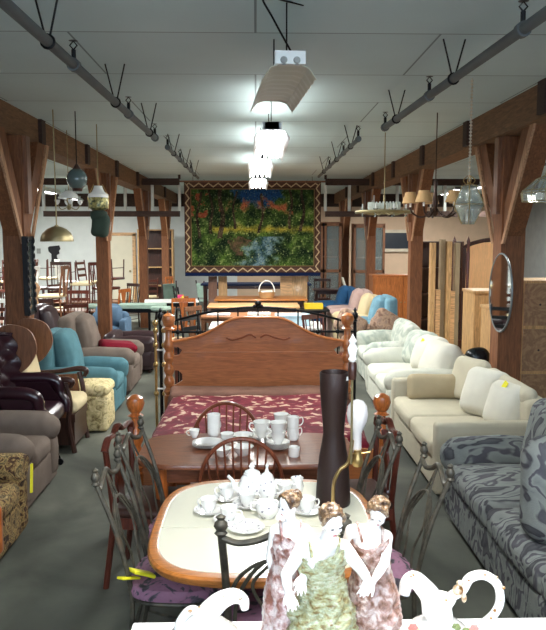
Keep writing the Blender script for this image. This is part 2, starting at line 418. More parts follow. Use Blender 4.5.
# sprinkler pipes
def pipe(x, y0, y1, z, r, hang, label, heads, skew=0):
    t = thing('sprinkler_pipe', label, 'pipe', (x, y0, z), skew)
    L = y1-y0
    MB().tube([(0, 0, 0), (0, L, 0)], r, 12).build('pipe', pipe_m, t)
    for h in hang:
        for s in (-1, 1):
            MB().tube([(s*.012, h-y0, r*.8), (s*.075, h-y0, CEIL-z)], .006, 6).build('hanger_rod', black_m, t)
        MB().tube([(r*1.15*math.cos(a), h-y0, r*1.15*math.sin(a)) for a in [2*PI*k/12 for k in range(12)]], .009, 6, True).build('pipe_ring', black_m, t)
    for h in heads:
        m = MB().lathe([(.0, 0), (r*1.35, 0), (r*1.35, .05), (0, .05)], (0, h-y0-.025, 0), 12, (-PI/2, 0, 0))
        fit = m.build('fitting', pipe_m, t)
        m = MB().tube([(0, h-y0, r*.7), (0, h-y0, .09)], .014, 8)
        m.tube([(0, h-y0, .09), (-.022, h-y0, .115), (0, h-y0, .14), (.022, h-y0, .115), (0, h-y0, .09)], .005, 6)
        m.lathe([(0, 0), (.028, .004), (0, .008)], (0, h-y0, .138), 12)
        m.build('sprinkler_head', black_m, fit)
pipe(-1.14, 1.2, 7.82, 3.13, .03, (2.6, 4.0, 5.76, 7.4), 'near sprinkler pipe on the left side of the ceiling', (4.53, 6.3, 7.77), -.012)
pipe(-1.07, 8.9, 13.6, 3.17, .025, (9.6, 11.2, 12.8), 'far sprinkler pipe on the left side of the ceiling', (8.95, 10.4, 12.1))
pipe(1.47, 1.2, 7.22, 3.16, .03, (2.2, 5.0, 6.7), 'near sprinkler pipe on the right side of the ceiling', (3.83, 5.6, 7.18), .034)
pipe(1.14, 8.1, 13.2, 3.17, .025, (8.8, 10.3, 12.2), 'far sprinkler pipe on the right side of the ceiling', (8.15, 9.5, 11.3))

# fluorescent fixtures
def fixture(x, y0, y1, z, lit, label, w=.32, cat='ceiling light'):
    L = y1-y0; t = thing('fluorescent_fixture', label, cat, (x, y0, z))
    h = .075
    m = MB(); m.box((0, L/2, .05), (w*.4, L, .06)); m.build('housing', white_p, t, False)
    m = MB()
    prof = [(-w/2, -.055), (-w*.36, .005), (-w*.2, .022), (w*.2, .022), (w*.36, .005), (w/2, -.055)]
    n = 36 if not lit else 2
    vs = []; fs = []
    for i in range(n+1):
        k = .008 if (i % 4) < 2 and not lit else 0
        for p in prof: vs.append((p[0], L*i/n, p[1]-k))
    for i in range(n):
        for j in range(5): a = i*6+j; fs.append((a, a+1, a+7, a+6))
    m.add(vs, fs); o = m.build('reflector', refl_m if lit else acry_m, t, ang=20, mods=[('s', 'SOLIDIFY', {'thickness': .004})])
    for s in ((-.1, -.035, .035, .1) if lit else (-.06, .06)):
        if lit: MB().tube([(s, .03, -.012), (s, L-.03, -.012)], .016, 10).build('tube', tube_m, t)
        else: MB().lathe([(0, 0), (.022, 0), (.026, .01), (.014, .025), (0, .025)], (s*.6, -.008, .03), 14, (PI/2, 0, 0)).build('lamp_socket', grey_p, t)
    MB().box((0, .02 if lit else -.005, .045), (.17, .04, .07)).build('end_box', white_p, t, False)
    for yy in (.15*L, .85*L):
        MB().tube([(0, yy, .08), (0, yy, CEIL-z)], .005, 6).build('hanging_chain', black_m, t)
    if not lit:
        MB().tube(catmull([(.02, .05, .08), (-.1, -.1, .22), (-.16, -.12, .33), (-.02, .1, .38), (.1, .2, CEIL-z)], 6), .006, 6).build('power_cord', black_m, t)
    return t
fixture(.36, .8, 2.55, 3.0, True, 'lit fluorescent fixture at the very top edge of the photo')
fixture(.19, 4.1, 5.2, 3.03, False, 'unlit ribbed fluorescent fixture hanging nearest over the aisle', .3).rotation_euler.z = R(4)
fixture(.14, 6.35, 8.3, 3.0, True, 'glaring lit fluorescent fixture, nearest lit one over the aisle')
fixture(.06, 8.7, 10.9, 3.0, True, 'lit fluorescent fixture, second lit one over the aisle')
fixture(.04, 11.6, 13.5, 3.0, True, 'farthest lit fluorescent fixture just before the tapestry')
for x, y, lab in ((-5.1, 17.2, 'lit fluorescent fixture in the left bay, left of the dome pendant'), (-4.6, 11.8, 'lit fluorescent fixture in the left bay, nearest of those there'), (-5.3, 20.2, 'lit fluorescent fixture farthest back in the left bay'),
                  (4.95, 15.2, 'lit fluorescent fixture in the right bay just right of the glass lantern'), (4.85, 17.4, 'lit fluorescent fixture in the right bay behind the glass lantern'), (4.7, 19.4, 'lit fluorescent fixture farthest back in the right bay'), (5.6, 11.8, 'lit fluorescent fixture in the right bay above the tall dark shelf units'),
                  (4.9, 7.8, 'lit fluorescent fixture in the near right bay')):
    fixture(x, y, y+1.7, 3.2, True, lab)

# ------------------------------------------------------------------ tapestry
def tapestry():
    Y = 16.3; W = 3.06; x0 = -1.6; z0, z1 = 1.2, 3.3
    nx, nz = 300, 210
    t = thing('tapestry', 'large woodland tapestry with zigzag border hanging across the aisle', 'tapestry', (x0+W/2, Y, z0))
    H = z1-z0; vs = []; fs = []; cols = []
    def mix(a, b, k): k = max(0, min(1, k)); return [a[i]+(b[i]-a[i])*k for i in range(3)]
    nz3 = lambda u, v, s, o=0: noise.fractal(Vector((u*s, v*s, o)), 1, 2, 4)
    def colour(u, v):
        # u,v 0..1 over the cloth, v upward
        a = u*W; b = v*H
        bw = .14
        if v < .035: return (22, 34, 66)
        n4 = noise.noise(Vector((a*34, b*34, 2)))
        e = min(a, W-a, H-b, b-.07)
        if e < bw:
            along = b if min(a, W-a) < min(H-b, b-.07) else a
            zz = abs(((along*4.6) % 1)-.5)*2*.08+.03
            if abs(e-zz) < .014: return (196, 172, 134)
            return (62, 44, 38) if e < .02 or e > .12 else (86, 62, 52)
        if e < bw+.02: return (120, 96, 64)
        n1 = nz3(a, b, 2.6); n2 = nz3(a, b, 5.5, 5); n3 = nz3(a, b, 13, 9)
        c = mix((20, 34, 22), (84, 112, 44), .45+n1*.7+n2*.5)
        c = mix(c, (128, 138, 84), max(0, n3*.9-.3+n2*.9))
        dx = (u-.55)/.2; dz = (v-.9)/.18
        s = 1-(dx*dx+dz*dz)+n2*.6
        if s > 0: c = mix(c, (30, 66, 112), s*2.5)
        rd = 1-abs(v-.73+.05*math.sin(u*9))/.1+n2*1.1
        if .3 < u < .8 and rd > .5 and n1+n2 > .0: c = mix(c, (170, 92, 62) if n2 > 0 else (192, 132, 90), (rd-.5)*1.2)
        if u < .28 and .62 < v < .88 and n2+n1*.8 > .22: c = mix(c, (156, 66, 48), .85)
        yb = 1-abs(v-.5)/.05+n2*.6
        if u > .2 and yb > .1: c = mix(c, (178, 158, 56), yb*.8)
        dx = (u-.62+(.5-v)*.25)/.17; st = 1-abs(dx)+n2*.6
        if v < .42 and st > .2: c = mix(c, mix((50, 78, 86), (112, 138, 146), .5+n2*2), (st-.2)*1.6)
        for tx, wd, v0, v1, k in ((.555, .012, .46, .88, .05), (.27, .02, .4, .95, .0), (.2, .011, .45, .95, -.03), (.36, .01, .5, .9, .04), (.78, .012, .5, .92, -.02), (.86, .014, .48, .95, .02), (.1, .012, .4, .9, .03)):
            if v0 < v < v1 and abs(u-tx-k*(v-.5)-.012*math.sin(v*14+tx*20)) < wd*(1.2-v*.6): c = mix((38, 28, 24), (84, 68, 54), .5+n2)
        c = mix(c, (178, 186, 120) if v < .8 else (120, 140, 110), max(0, n4*1.6-.15)*(.5+n3)); c = mix(c, (14, 20, 16), max(0, -n4*1.4-.2))
        dx = (u-.4)/.1; dz = (v-.33)/.1
        if dx*dx+dz*dz+n2 < .6: c = mix(c, (104, 76, 60), .6+n3*.5)
        return c
    for j in range(nz+1):
        for i in range(nx+1):
            u, v = i/nx, j/nz
            vs.append((u*W-W/2, .02*math.sin(u*22+v*2)*(1-v)+.012*math.sin(u*9), v*H)); cols.append(colour(u, v))
    for j in range(nz):
        for i in range(nx):
            a = j*(nx+1)+i; fs.append((a, a+1, a+nx+2, a+nx+1))
    m = MB(); m.add(vs, fs)
    me_o = m.build('woven_panel', M('tapestry weave', (100, 100, 80), .95, bump=.4, bscale=90, spec=.1), t, mods=[('s', 'SOLIDIFY', {'thickness': .012})])
    me = me_o.data; ca = me.color_attributes.new('weave', 'FLOAT_COLOR', 'POINT')
    fl = []
    for c in cols: fl += list(lin([max(0, min(255, q)) for q in c]))
    ca.data.foreach_set('color', fl)
    nt = me.materials[0].node_tree; at_ = nt.nodes.new('ShaderNodeAttribute'); at_.attribute_name = 'weave'
    nt.links.new(at_.outputs['Color'], nt.nodes['Principled BSDF'].inputs['Base Color'])
    MB().tube([(-W/2-.1, 0, H+.01), (W/2+.1, 0, H+.01)], .02, 8).build('hanging_rod', brown_w, t)
    for s in (-1, 0, 1): MB().tube([(s*(W/2-.2), 0, H+.02), (s*(W/2-.2), 0, CEIL-z0)], .006, 6).build('hanging_wire', black_m, t)
tapestry()
# ------------------------------------------------------------------ bed
def bed():
    HW = .89; y0, y1 = 5.1, 6.95; X = .02
    t = thing('four_poster_bed', 'honey pine ball-post bed with arched headboard and rose floral quilt', 'bed', (X, y0, 0))
    L = y1-y0
    def pst(x, y, H, nm, mat):
        k = H/1.36
        prof = [(.035, 0), (.045, .06), (.03, .09), (.05, .13), (.052, .55*k)]
        z = .55*k
        prof += [(.04, z+.01), (.056, z+.04), (.04, z+.07)]
        zz = z+.07
        while zz < H-.30: 
            prof += [(.034, zz+.01), (.052, zz+.05), (.05, zz+.085), (.034, zz+.12)]; zz += .12
        prof += [(.03, H-.17), (.058, H-.155), (.03, H-.135), (.05, H-.115), (.066, H-.065), (.055, H-.025), (.02, H-.003), (0, H)]
        MB().lathe(prof, (x, y, 0), 20).build(nm, mat, t)
    for s in (-1, 1):
        pst(s*HW, 0, .97, 'footboard_post', oakz); pst(s*(HW-.02), L, 1.36, 'headboard_post', bed_m)
    # headboard outline (half) in x,z
    half = [(0, 1.325), (.18, 1.325), (.3, 1.29), (.42, 1.22), (.55, 1.155), (.68, 1.12), (.76, 1.105), (.83, 1.09)]
    half = [(p.x, p.z) for p in catmull([(a, 0, b) for a, b in half], 5)]
    cut = [(.83, 1.03), (.78, 1.03), (.74, 1.0), (.77, .95), (.83, .94), (.83, .80), (.78, .8), (.74, .76), (.74, .70), (.8, .66), (.83, .65), (.83, .42)]
    right = half+cut; left = [(-a, b) for a, b in reversed(right)]
    MB().prism(left+right, L-.018, L+.018, 'xz').build('headboard', bed_m, t, ang=30)
    for s in (-1, 1):
        pts = [(s*a, L-.024, b-.012) for a, b in half]
        m = MB(); m.tube(pts, .013, 6); m.build('headboard_molding', bed_m, t)
    m = MB()
    for s in (-1, 1): m.tube(catmull([(s*.02, L-.026, 1.12), (s*.08, L-.026, 1.15), (s*.16, L-.026, 1.12), (s*.25, L-.026, 1.1), (s*.31, L-.026, 1.12)], 5), .01, 6)
    m.build('carved_scroll', wood('scroll pine', (134, 70, 36), 0), t)
    MB().box((0, L-.025, .97), (1.45, .012, .02)).build('headboard_bead', bed_m, t)
    MB().prism([(-.85, .3), (.85, .3), (.85, .55), (.5, .58), (0, .6), (-.5, .58), (-.85, .55)], -.015, .015, 'xz').build('footboard', bed_m, t)
    for s in (-1, 1): MB().box((s*.87, L/2, .33), (.03, L-.1, .16)).build('side_rail', bed_m, t, False)
    MB().rbox((0, L/2, .42), (1.6, L-.1, .3), .07).build('mattress', pil_w, t)
    # quilt drapes over the mattress
    m = MB(); nx, ny = 60, 46; vs = []; fs = []
    prof = [(-.84, .3), (-.845, .42), (-.835, .55), (-.79, .605), (-.7, .625)]
    xs = prof+[(-.7+1.4*i/24, .63) for i in range(1, 24)]+[(-a, b) for a, b in reversed(prof)]
    for j in range(ny+1):
        y = .05+(L-.42)*j/ny
        for (a, b) in xs:
            n = noise.noise(Vector((a*3, y*3, 1)))*.014+noise.noise(Vector((a*9, y*9, 4)))*.005
            e = 0 if abs(a) < .8 else n*1.5
            zz = b+n; 
            if j == 0: zz = b-.2 if b > .5 else b-.1
            if j == 1: zz -= .03
            vs.append((a+e, y, zz))
    w_ = len(xs)
    for j in range(ny):
        for i in range(w_-1): a = j*w_+i; fs.append((a, a+1, a+w_+1, a+w_))
    m.add(vs, fs); m.build('quilt', quilt_m, t, ang=70, mods=[('s', 'SOLIDIFY', {'thickness': .02})])
    m = MB(); m.rbox((0, L-.2, .605), (1.69, .36, .1), .05, wob=.02); m.rbox((0, L-.24, .5), (1.72, .3, .2), .06, wob=.015)
    m.build('folded_blanket', blanket_m, t)
bed()

def iron_bed():
    t = thing('iron_headboard', 'black iron arched headboard standing behind the honey pine bed', 'headboard', (.02, 7.5, 0))
    HW = 1.02
    for s in (-1, 1):
        MB().tube([(s*HW, 0, 0), (s*HW, 0, 1.22)], .018, 10).build('post', black_m, t)
        MB().lathe([(0, 0), (.03, .01), (.02, .03), (.036, .06), (.03, .09), (.012, .11), (.02, .13), (0, .16)], (s*HW, 0, 1.2), 14).build('finial', black_m, t)
    arch = catmull([(-HW, 0, 1.18), (-.6, 0, 1.29), (-.3, 0, 1.34), (0, 0, 1.36), (.3, 0, 1.34), (.6, 0, 1.29), (HW, 0, 1.18)], 6)
    MB().tube(arch, .013, 8).build('arched_rail', black_m, t)
    MB().tube([(-HW, 0, 1.1), (HW, 0, 1.1)], .012, 8).build('cross_rail', black_m, t)
    MB().tube([(-HW, 0, .45), (HW, 0, .45)], .012, 8).build('cross_rail', black_m, t)
    for k in range(-4, 5):
        x = k*.21; z = 1.36-.18*(abs(x)/HW)**1.6
        m = MB().tube([(x, 0, .45), (x, 0, z)], .008, 8); m.ell((x, 0, 1.1), (.025, .025, .025)); m.build('spindle', black_m, t)
    m = MB().ell((0, 0, 1.4), (.035, .03, .03)); m.ell((-.03, 0, 1.37), (.025, .02, .02)); m.ell((.03, 0, 1.37), (.025, .02, .02)); m.build('crest_knob', black_m, t)
    MB().box((-.0, .06, .08), (2.0, .14, .16)).build('foot_bar', black_m, t)
iron_bed()
t = thing('metal_headboard', 'white and brass spindle headboard leaning at the left bedpost', 'headboard', (-1.02, 7.25, 0))
for k, m_ in enumerate((brass_m, white_p)):
    x = k*.085
    MB().tube([(x, 0, 0), (x, 0, 1.2)], .014, 10).build('post', m_, t)
    for z in (.5, .8, 1.0, 1.15): MB().ell((x, 0, z), (.026, .026, .03)).build('knuckle', brass_m, t)
    MB().ell((x, 0, 1.225), (.03, .03, .035)).build('finial', m_, t)
for z in (.55, .95): MB().tube([(0, 0, z), (.085, 0, z)], .01, 8).build('cross_rail', m_, t)

# ------------------------------------------------------------------ cream table
def rrect(hx, hy, r, n=8, p=None):
    out = []
    for (cx_, cy_, a0) in ((hx-r, hy-r, 0), (-hx+r, hy-r, PI/2), (-hx+r, -hy+r, PI), (hx-r, -hy+r, 3*PI/2)):
        for k in range(n+1):
            a = a0+PI/2*k/n; out.append((cx_+r*math.cos(a), cy_+r*math.sin(a)))
    return out
def superell(hx, hy, e, n=64):
    out = []
    for k in range(n):
        a = 2*PI*k/n; c, s_ = math.cos(a), math.sin(a)
        out.append((hx*math.copysign(abs(c)**(2/e), c), hy*math.copysign(abs(s_)**(2/e), s_)))
    return out
TCX, TCY = .045, 3.29
def cream_table():
    t = thing('dining_table', 'cream-topped dining table with rounded golden oak rim', 'table', (TCX, TCY, 0))
    HX, HY = .53, .59
    o = superell(HX, HY, 3.6); n = len(o)
    rings = [(.90, .715), (.985, .72), (1.0, .735), (1.0, .75), (.985, .76), (.93, .7615), (.915, .759)]
    m = MB(); vs = []; fs = []
    for k, z in rings: vs += [(x*k, y*k*1.0, z) for x, y in o]
    for i in range(len(rings)-1):
        for k in range(n): fs.append((i*n+k, i*n+(k+1) % n, (i+1)*n+(k+1) % n, (i+1)*n+k))
    fs.append(tuple(range(n))); m.add(vs, fs); m.build('table_rim', oak_m, t)
    half1 = [p for p in o if p[1] > .001]; 
    for s in (1, -1):
        pts = [(x*.915, y*.915) for x, y in o if s*(y*.915+.08) > .012]
        pts.sort(key=lambda p: math.atan2((p[1]+.08)*s, p[0]))
        y_ = -.08+.004*s; pts = [(.484, y_)]+pts+[(-.484, y_)]
        MB().prism(pts, .745, .761, 'xy').build('cream_leaf', cream_top, t, ang=30)
    m = MB(); m.prism([(x*.8, y*.8) for x, y in superell(HX, HY, 4)], .66, .715, 'xy'); m.build('apron', oak_m, t)
    m = MB(); m.lathe([(.06, .1), (.1, .14), (.06, .2), (.05, .3), (.1, .42), (.11, .5), (.06, .58), (.12, .66)], (0, 0, 0), 24); m.build('pedestal', oakz, t)
    for k in range(4):
        a = PI/4+k*PI/2; c, s_ = math.cos(a), math.sin(a)
        pts = catmull([(c*.05, s_*.05, .2), (c*.2, s_*.2, .17), (c*.33, s_*.33, .08), (c*.42, s_*.42, .04)], 5)
        MB().tube(pts, lerpn([.05, .045, .035, .035], 5), 8).build('foot', oakz, t)
cream_table()

def walnut_table():
    t = thing('dining_table', 'dark walnut dining table set with stacked white dishes', 'table', (-.06, 4.5, 0))
    o = superell(.68, .355, 5); n = len(o)
    rings = [(.95, .715), (1.0, .722), (1.0, .74), (.985, .75)]
    m = MB(); vs = []; fs = []
    for k, z in rings: vs += [(x*k, y*k, z) for x, y in o]
    for i in range(3):
        for k in range(n): fs.append((i*n+k, i*n+(k+1) % n, (i+1)*n+(k+1) % n, (i+1)*n+k))
    fs += [tuple(range(n)), tuple(range(3*n, 4*n))]; m.add(vs, fs); m.build('tabletop', dark_t, t)
    m = MB()
    for s in (-1, 1): m.box((0, s*.25, .665), (1.14, .02, .1)); m.box((s*.57, 0, .665), (.02, .5, .1))
    m.build('apron', dark_t, t, False)
    for sx in (-1, 1):
        for sy in (-1, 1):
            MB().lathe([(.02, 0), (.03, .05), (.025, .1), (.04, .3), (.045, .4), (.028, .46), (.04, .48), (.028, .5), (.042, .53), (.042, .7)], (sx*.52, sy*.24, 0), 16).build('leg', oakz, t)
walnut_table()

# ------------------------------------------------------------------ crockery
def cup_mb(c=(0, 0, 0), k=1, mug=False):
    m = MB()
    if mug: pr = [(.028, 0), (.034, .004), (.037, .02), (.038, .08), (.035, .08), (.034, .02), (.0, .012)]
    else: pr = [(.02, 0), (.022, .008), (.03, .018), (.037, .04), (.042, .065), (.044, .068), (.04, .064), (.03, .025), (0, .015)]
    m.lathe([(a*k, b*k) for a, b in pr], c, 22); return m
def cup(nm, label, cat, loc, rz=0, k=1, mug=False, mat=None, group=None):
    mat = mat or tea_m
    t = thing(nm, label, cat, loc, rz, group)
    cup_mb(k=k, mug=mug).build('bowl', mat, t, ang=60)
    H = .08 if mug else .062; r = .037
    pts = catmull([(r*k, 0, H*k*.85), ((r+.022)*k, 0, H*k*.88), ((r+.028)*k, 0, H*k*.55), ((r+.012)*k, 0, H*k*.28), ((r-.008)*k, 0, H*k*.3)], 5)
    MB().tube(pts, .0038*k, 8).build('handle', mat, t)
    return t
def saucer(nm, label, cat, loc, r=.072, mat=None, group=None):
    k = r/.072
    o = MB().lathe([(.022*k, 0), (.03*k, .002), (.05*k, .009), (.072*k, .018), (.073*k, .02), (.05*k, .0125), (.028*k, .006), (0, .005)], (0, 0, 0), 28).build(nm, mat or tea_m, loc=loc, ang=60)
    tag(o, label, cat, group); return o
zt = .7622
g = 'floral tea set on the cream table'
def P(x, y, z=zt): p = atz(x, y, z); return (p.x, p.y, z)
cups = [(209, 513, 'leftmost floral teacup on the cream table'), (229, 522, 'floral teacup nearest the camera on the cream table'),
        (227, 500, 'floral teacup standing behind the two leftmost ones'), (285, 497, 'floral teacup at the right back of the tea set'),
        (307, 513, 'rightmost floral teacup beside the gilded figurine head'), (247, 507, 'floral teacup in the middle of the tea set')]
for i, (x, y, lb) in enumerate(cups):
    p = P(x, y); saucer('saucer', lb.replace('teacup', 'saucer under the cup,').replace(' ,', ','), 'saucer', p, .074, group=None)
    cup('teacup', lb, 'teacup', (p[0], p[1], p[2]+.0065), [2.6, -.3, 2.9, .3, .4, .2][i], 1.0)
p = P(246, 530); saucer('dish', 'empty flat floral dish in front of the tea set', 'dish', p, .085)
p = P(268, 517)
t = thing('sugar_bowl', 'round floral sugar bowl in the middle front of the tea set', 'sugar bowl', p)
MB().lathe([(.03, 0), (.034, .008), (.055, .03), (.06, .055), (.05, .075), (.046, .075), (.05, .05), (0, .02)], (0, 0, 0), 24).build('bowl', tea_m, t)
for s in (-1, 1): MB().tube(catmull([(s*.052, 0, .065), (s*.08, 0, .07), (s*.078, 0, .04), (s*.055, 0, .035)], 4), .004, 6).build('handle', tea_m, t)
p = P(252, 498)
t = thing('teapot', 'tall floral teapot with pointed lid behind the cups', 'teapot', p, .4)
MB().lathe([(.035, 0), (.042, .008), (.065, .04), (.07, .075), (.055, .11), (.04, .125), (.042, .13), (0, .13)], (0, 0, 0), 28).build('pot_body', tea_m, t)
MB().lathe([(.04, .13), (.036, .142), (.015, .152), (.01, .158), (.016, .168), (.01, .18), (0, .19)], (0, 0, 0), 20).build('lid', tea_m, t)
MB().tube(catmull([(-.06, 0, .045), (-.095, 0, .07), (-.105, 0, .105), (-.13, 0, .135)], 5), lerpn([.018, .014, .01, .008], 5), 10).build('spout', tea_m, t)
MB().tube(catmull([(.055, 0, .11), (.1, 0, .115), (.105, 0, .07), (.065, 0, .04)], 5), .006, 8).build('handle', tea_m, t)
p = P(267, 500)
t = thing('coffee_pot', 'slender white coffee pot with spire lid at centre of the tea set', 'coffee pot', p, -.4)
MB().lathe([(.035, 0), (.036, .008), (.052, .04), (.046, .09), (.034, .12), (0, .122)], (0, 0, 0), 24).build('pot_body', tea_m, t)
MB().lathe([(.034, .121), (.028, .135), (.01, .15), (.006, .17), (.009, .182), (0, .2)], (0, 0, 0), 18).build('lid', white_c, t)
MB().tube(catmull([(.045, 0, .1), (.085, 0, .1), (.085, 0, .06), (.05, 0, .04)], 5), .005, 8).build('handle', tea_m, t)
MB().tube(catmull([(-.045, 0, .04), (-.075, 0, .07), (-.09, 0, .11)], 5), lerpn([.014, .01, .007], 5), 10).build('spout', tea_m, t)
p = P(297, 492)
t = thing('creamer', 'small floral cream jug behind the gilded figurine head', 'jug', p, 1.2)
MB().lathe([(.024, 0), (.028, .006), (.036, .03), (.03, .06), (.034, .078), (.031, .078), (.026, .055), (0, .02)], (0, 0, 0), 20).build('jug_body', tea_m, t)
MB().tube(catmull([(.03, 0, .07), (.06, 0, .07), (.055, 0, .035), (.033, 0, .025)], 4), .004, 6).build('handle', tea_m, t)

# dishes on the walnut table
zw = .7505
def Q(x, y): p = atz(x, y, zw); return (p.x, p.y)
def plates(x, y, n, r, label, grp):
    qx, qy = Q(x, y); 
    for k in range(n):
        saucer('plate', label, 'plate', (qx, qy, zw+.0085*k*(r/.1)+.0002), r, white_c, grp)
    return (qx, qy, zw+.0085*(n-1)*(r/.1)+.0072*(r/.1))
plates(208, 447, 3, .1, 'white plate in the short stack at the left of the walnut table', 'white plates stacked at left on the walnut table')
top1 = plates(278, 449, 6, .075, 'white saucer in the tall stack at the right of the walnut table', 'white saucers stacked at right on the walnut table')
top2 = plates(262, 442, 5, .085, 'white plate in the stack at the back middle of the walnut table', 'white plates stacked at back of the walnut table')
wm = white_c
q = Q(214, 440); qx, qy = q
cup('mug', 'lower white mug of the left-hand stack on the walnut table', 'mug', (qx+.0, qy+.0, zw+.03), 1, 1.15, True, wm)
cup('mug', 'upper white mug of the left-hand stack on the walnut table', 'mug', (qx+.0, qy+.0, zw+.085), 1.6, 1.15, True, wm)
q = Q(198, 441); cup('teacup', 'white cup lying beside the left stack of plates', 'cup', (q[0]-.02, q[1]-.04, zw+.035), 3, .8, False, wm)
q = Q(227, 446); cup('mug', 'white cup with handle beside the left-hand mug stack', 'cup', (q[0], q[1]+.05, zw), -.4, 1.05, False, wm)
def bowl(x, y, k, label, z=zw, qq=None):
    q = qq or Q(x, y)
    o = MB().lathe([(.03*k, 0), (.034*k, .006*k), (.055*k, .03*k), (.066*k, .055*k), (.068*k, .057*k), (.063*k, .053*k), (.045*k, .02*k), (0, .01*k)], (0, 0, 0), 26).build('bowl', wm, loc=(q[0], q[1], z))
    tag(o, label, 'bowl')
bowl(222, 456, .9, 'white bowl just right of the left plate stack')
bowl(243, 455, 1, 'white bowl at the front middle of the walnut table')
bowl(243, 443, 1.05, 'white bowl behind the front middle bowl')
bowl(0, 0, .9, 'white bowl resting on the back stack of plates', top2[2], (top2[0], top2[1]))
cup('teacup', 'wide white cup on top of the bowl at the back stack', 'cup', (top2[0], top2[1], top2[2]+.012), 2.8, 1.35, False, wm)
cup('teacup', 'lower white cup on the tall stack of saucers', 'cup', (top1[0], top1[1], top1[2]), 3, 1.15, False, wm)
cup('teacup', 'upper white cup on the tall stack of saucers', 'cup', (top1[0], top1[1], top1[2]+.058), 2.7, 1.2, False, wm)
q = Q(281, 434); cup('teacup', 'white cup behind the tall stack of saucers', 'cup', (q[0], q[1], zw), .3, 1.2, False, wm); cup('teacup', 'white cup stacked on the cup behind the saucers', 'cup', (q[0], q[1], zw+.06), .5, 1.2, False, wm)
q = Q(290, 440); cup('mug', 'lower mug of the right-hand mug stack on the walnut table', 'mug', (q[0]+.02, q[1], zw), .5, 1.05, True, wm); cup('mug', 'upper mug of the right-hand mug stack on the walnut table', 'mug', (q[0]+.02, q[1], zw+.075), .2, 1.05, True, wm)
q = Q(294, 456); o = MB().lathe([(.033, 0), (.035, .003), (.035, .058), (.032, .06), (.03, .008), (0, .006)], (0, 0, 0), 22).build('tumbler', wm, loc=(q[0], q[1], zw)); tag(o, 'straight white beaker at the right front of the dishes', 'beaker')

# tall dark waisted vase
p = P(333, 503)
t = thing('tall_vase', 'tall dark brown waisted vase on the cream table', 'vase', p)
MB().lathe([(.085, 0), (.088, .01), (.086, .06), (.08, .16), (.072, .24), (.06, .31), (.052, .36), (.056, .42), (.064, .5), (.07, .58), (.073, .665), (.068, .672), (.064, .66), (.055, .5), (.045, .36), (0, .3)], (0, 0, 0), 32).build('vase_body', boot_m, t)
MB().box((.058, -.042, .645), (.014, .004, .02), (0, 0, .6)).build('price_sticker', white_p, t)

# brass lamp with clear ribbed bulb globe
p = at(333, 508, 3.25); lx, ly = p.x, p.y
lp = at(354, 455, 3.25)
t = thing('gooseneck_lamp', 'shadeless brass lamp with white bulb and turned white finial', 'lamp', (lx, ly, zt))
MB().lathe([(.06, 0), (.062, .01), (.03, .02), (.012, .03), (0, .035)], (0, 0, 0), 24).build('base', brass_m, t)
dx = lp.x-lx; zz = lambda y: at(354, y, 3.25).z-zt
MB().tube(catmull([(0, 0, .02), (0, 0, zz(500)), (.004, 0, zz(482)), (.03, 0, zz(470)), (dx*.7, 0, zz(463)), (dx*.85, 0, zz(450)), (dx*.9, 0, zz(440))], 6), .009, 10).build('gooseneck_arm', brass_m, t)
bx_ = at(358, 420, 3.25).x-lx
MB().lathe([(.02, zz(466)), (.028, zz(462)), (.024, zz(458)), (.018, zz(452)), (.018, zz(450)), (0, zz(450))], (bx_, 0, 0), 16).build('socket', brass_m, t)
MB().lathe([(.016, zz(454)), (.021, zz(450)), (.021, zz(434)), (.03, zz(429)), (.045, zz(422)), (.05, zz(415)), (.045, zz(407)), (.028, zz(402)), (0, zz(400))], (bx_, .02, 0), 24, wav=lambda a, z: .035*math.sin(a*10)).build('light_bulb', M('pearl bulb', (236, 232, 230), .2, trans=.25), t)
rx_ = at(352, 400, 3.22).x-lx
MB().tube([(rx_, -.03, zz(462)), (rx_, -.03, zz(372))], .0055, 8).build('harp_rod', brass2, t)
MB().lathe([(.017, zz(378)), (.02, zz(374)), (.02, zz(362)), (.014, zz(360)), (0, zz(360))], (rx_, -.03, 0), 14).build('rod_collar', dk_w, t)
MB().lathe([(.014, zz(361)), (.02, zz(358)), (.015, zz(355)), (.02, zz(352)), (.024, zz(347)), (.013, zz(343)), (.02, zz(340)), (.008, zz(336)), (0, zz(333))], (rx_, -.03, 0), 16).build('finial', white_c, t)
MB().tube([(rx_, -.03, zz(452)), (bx_, 0, zz(454)), (bx_+.06, 0, zz(452))], .005, 8).build('switch_key', brass_m, t)

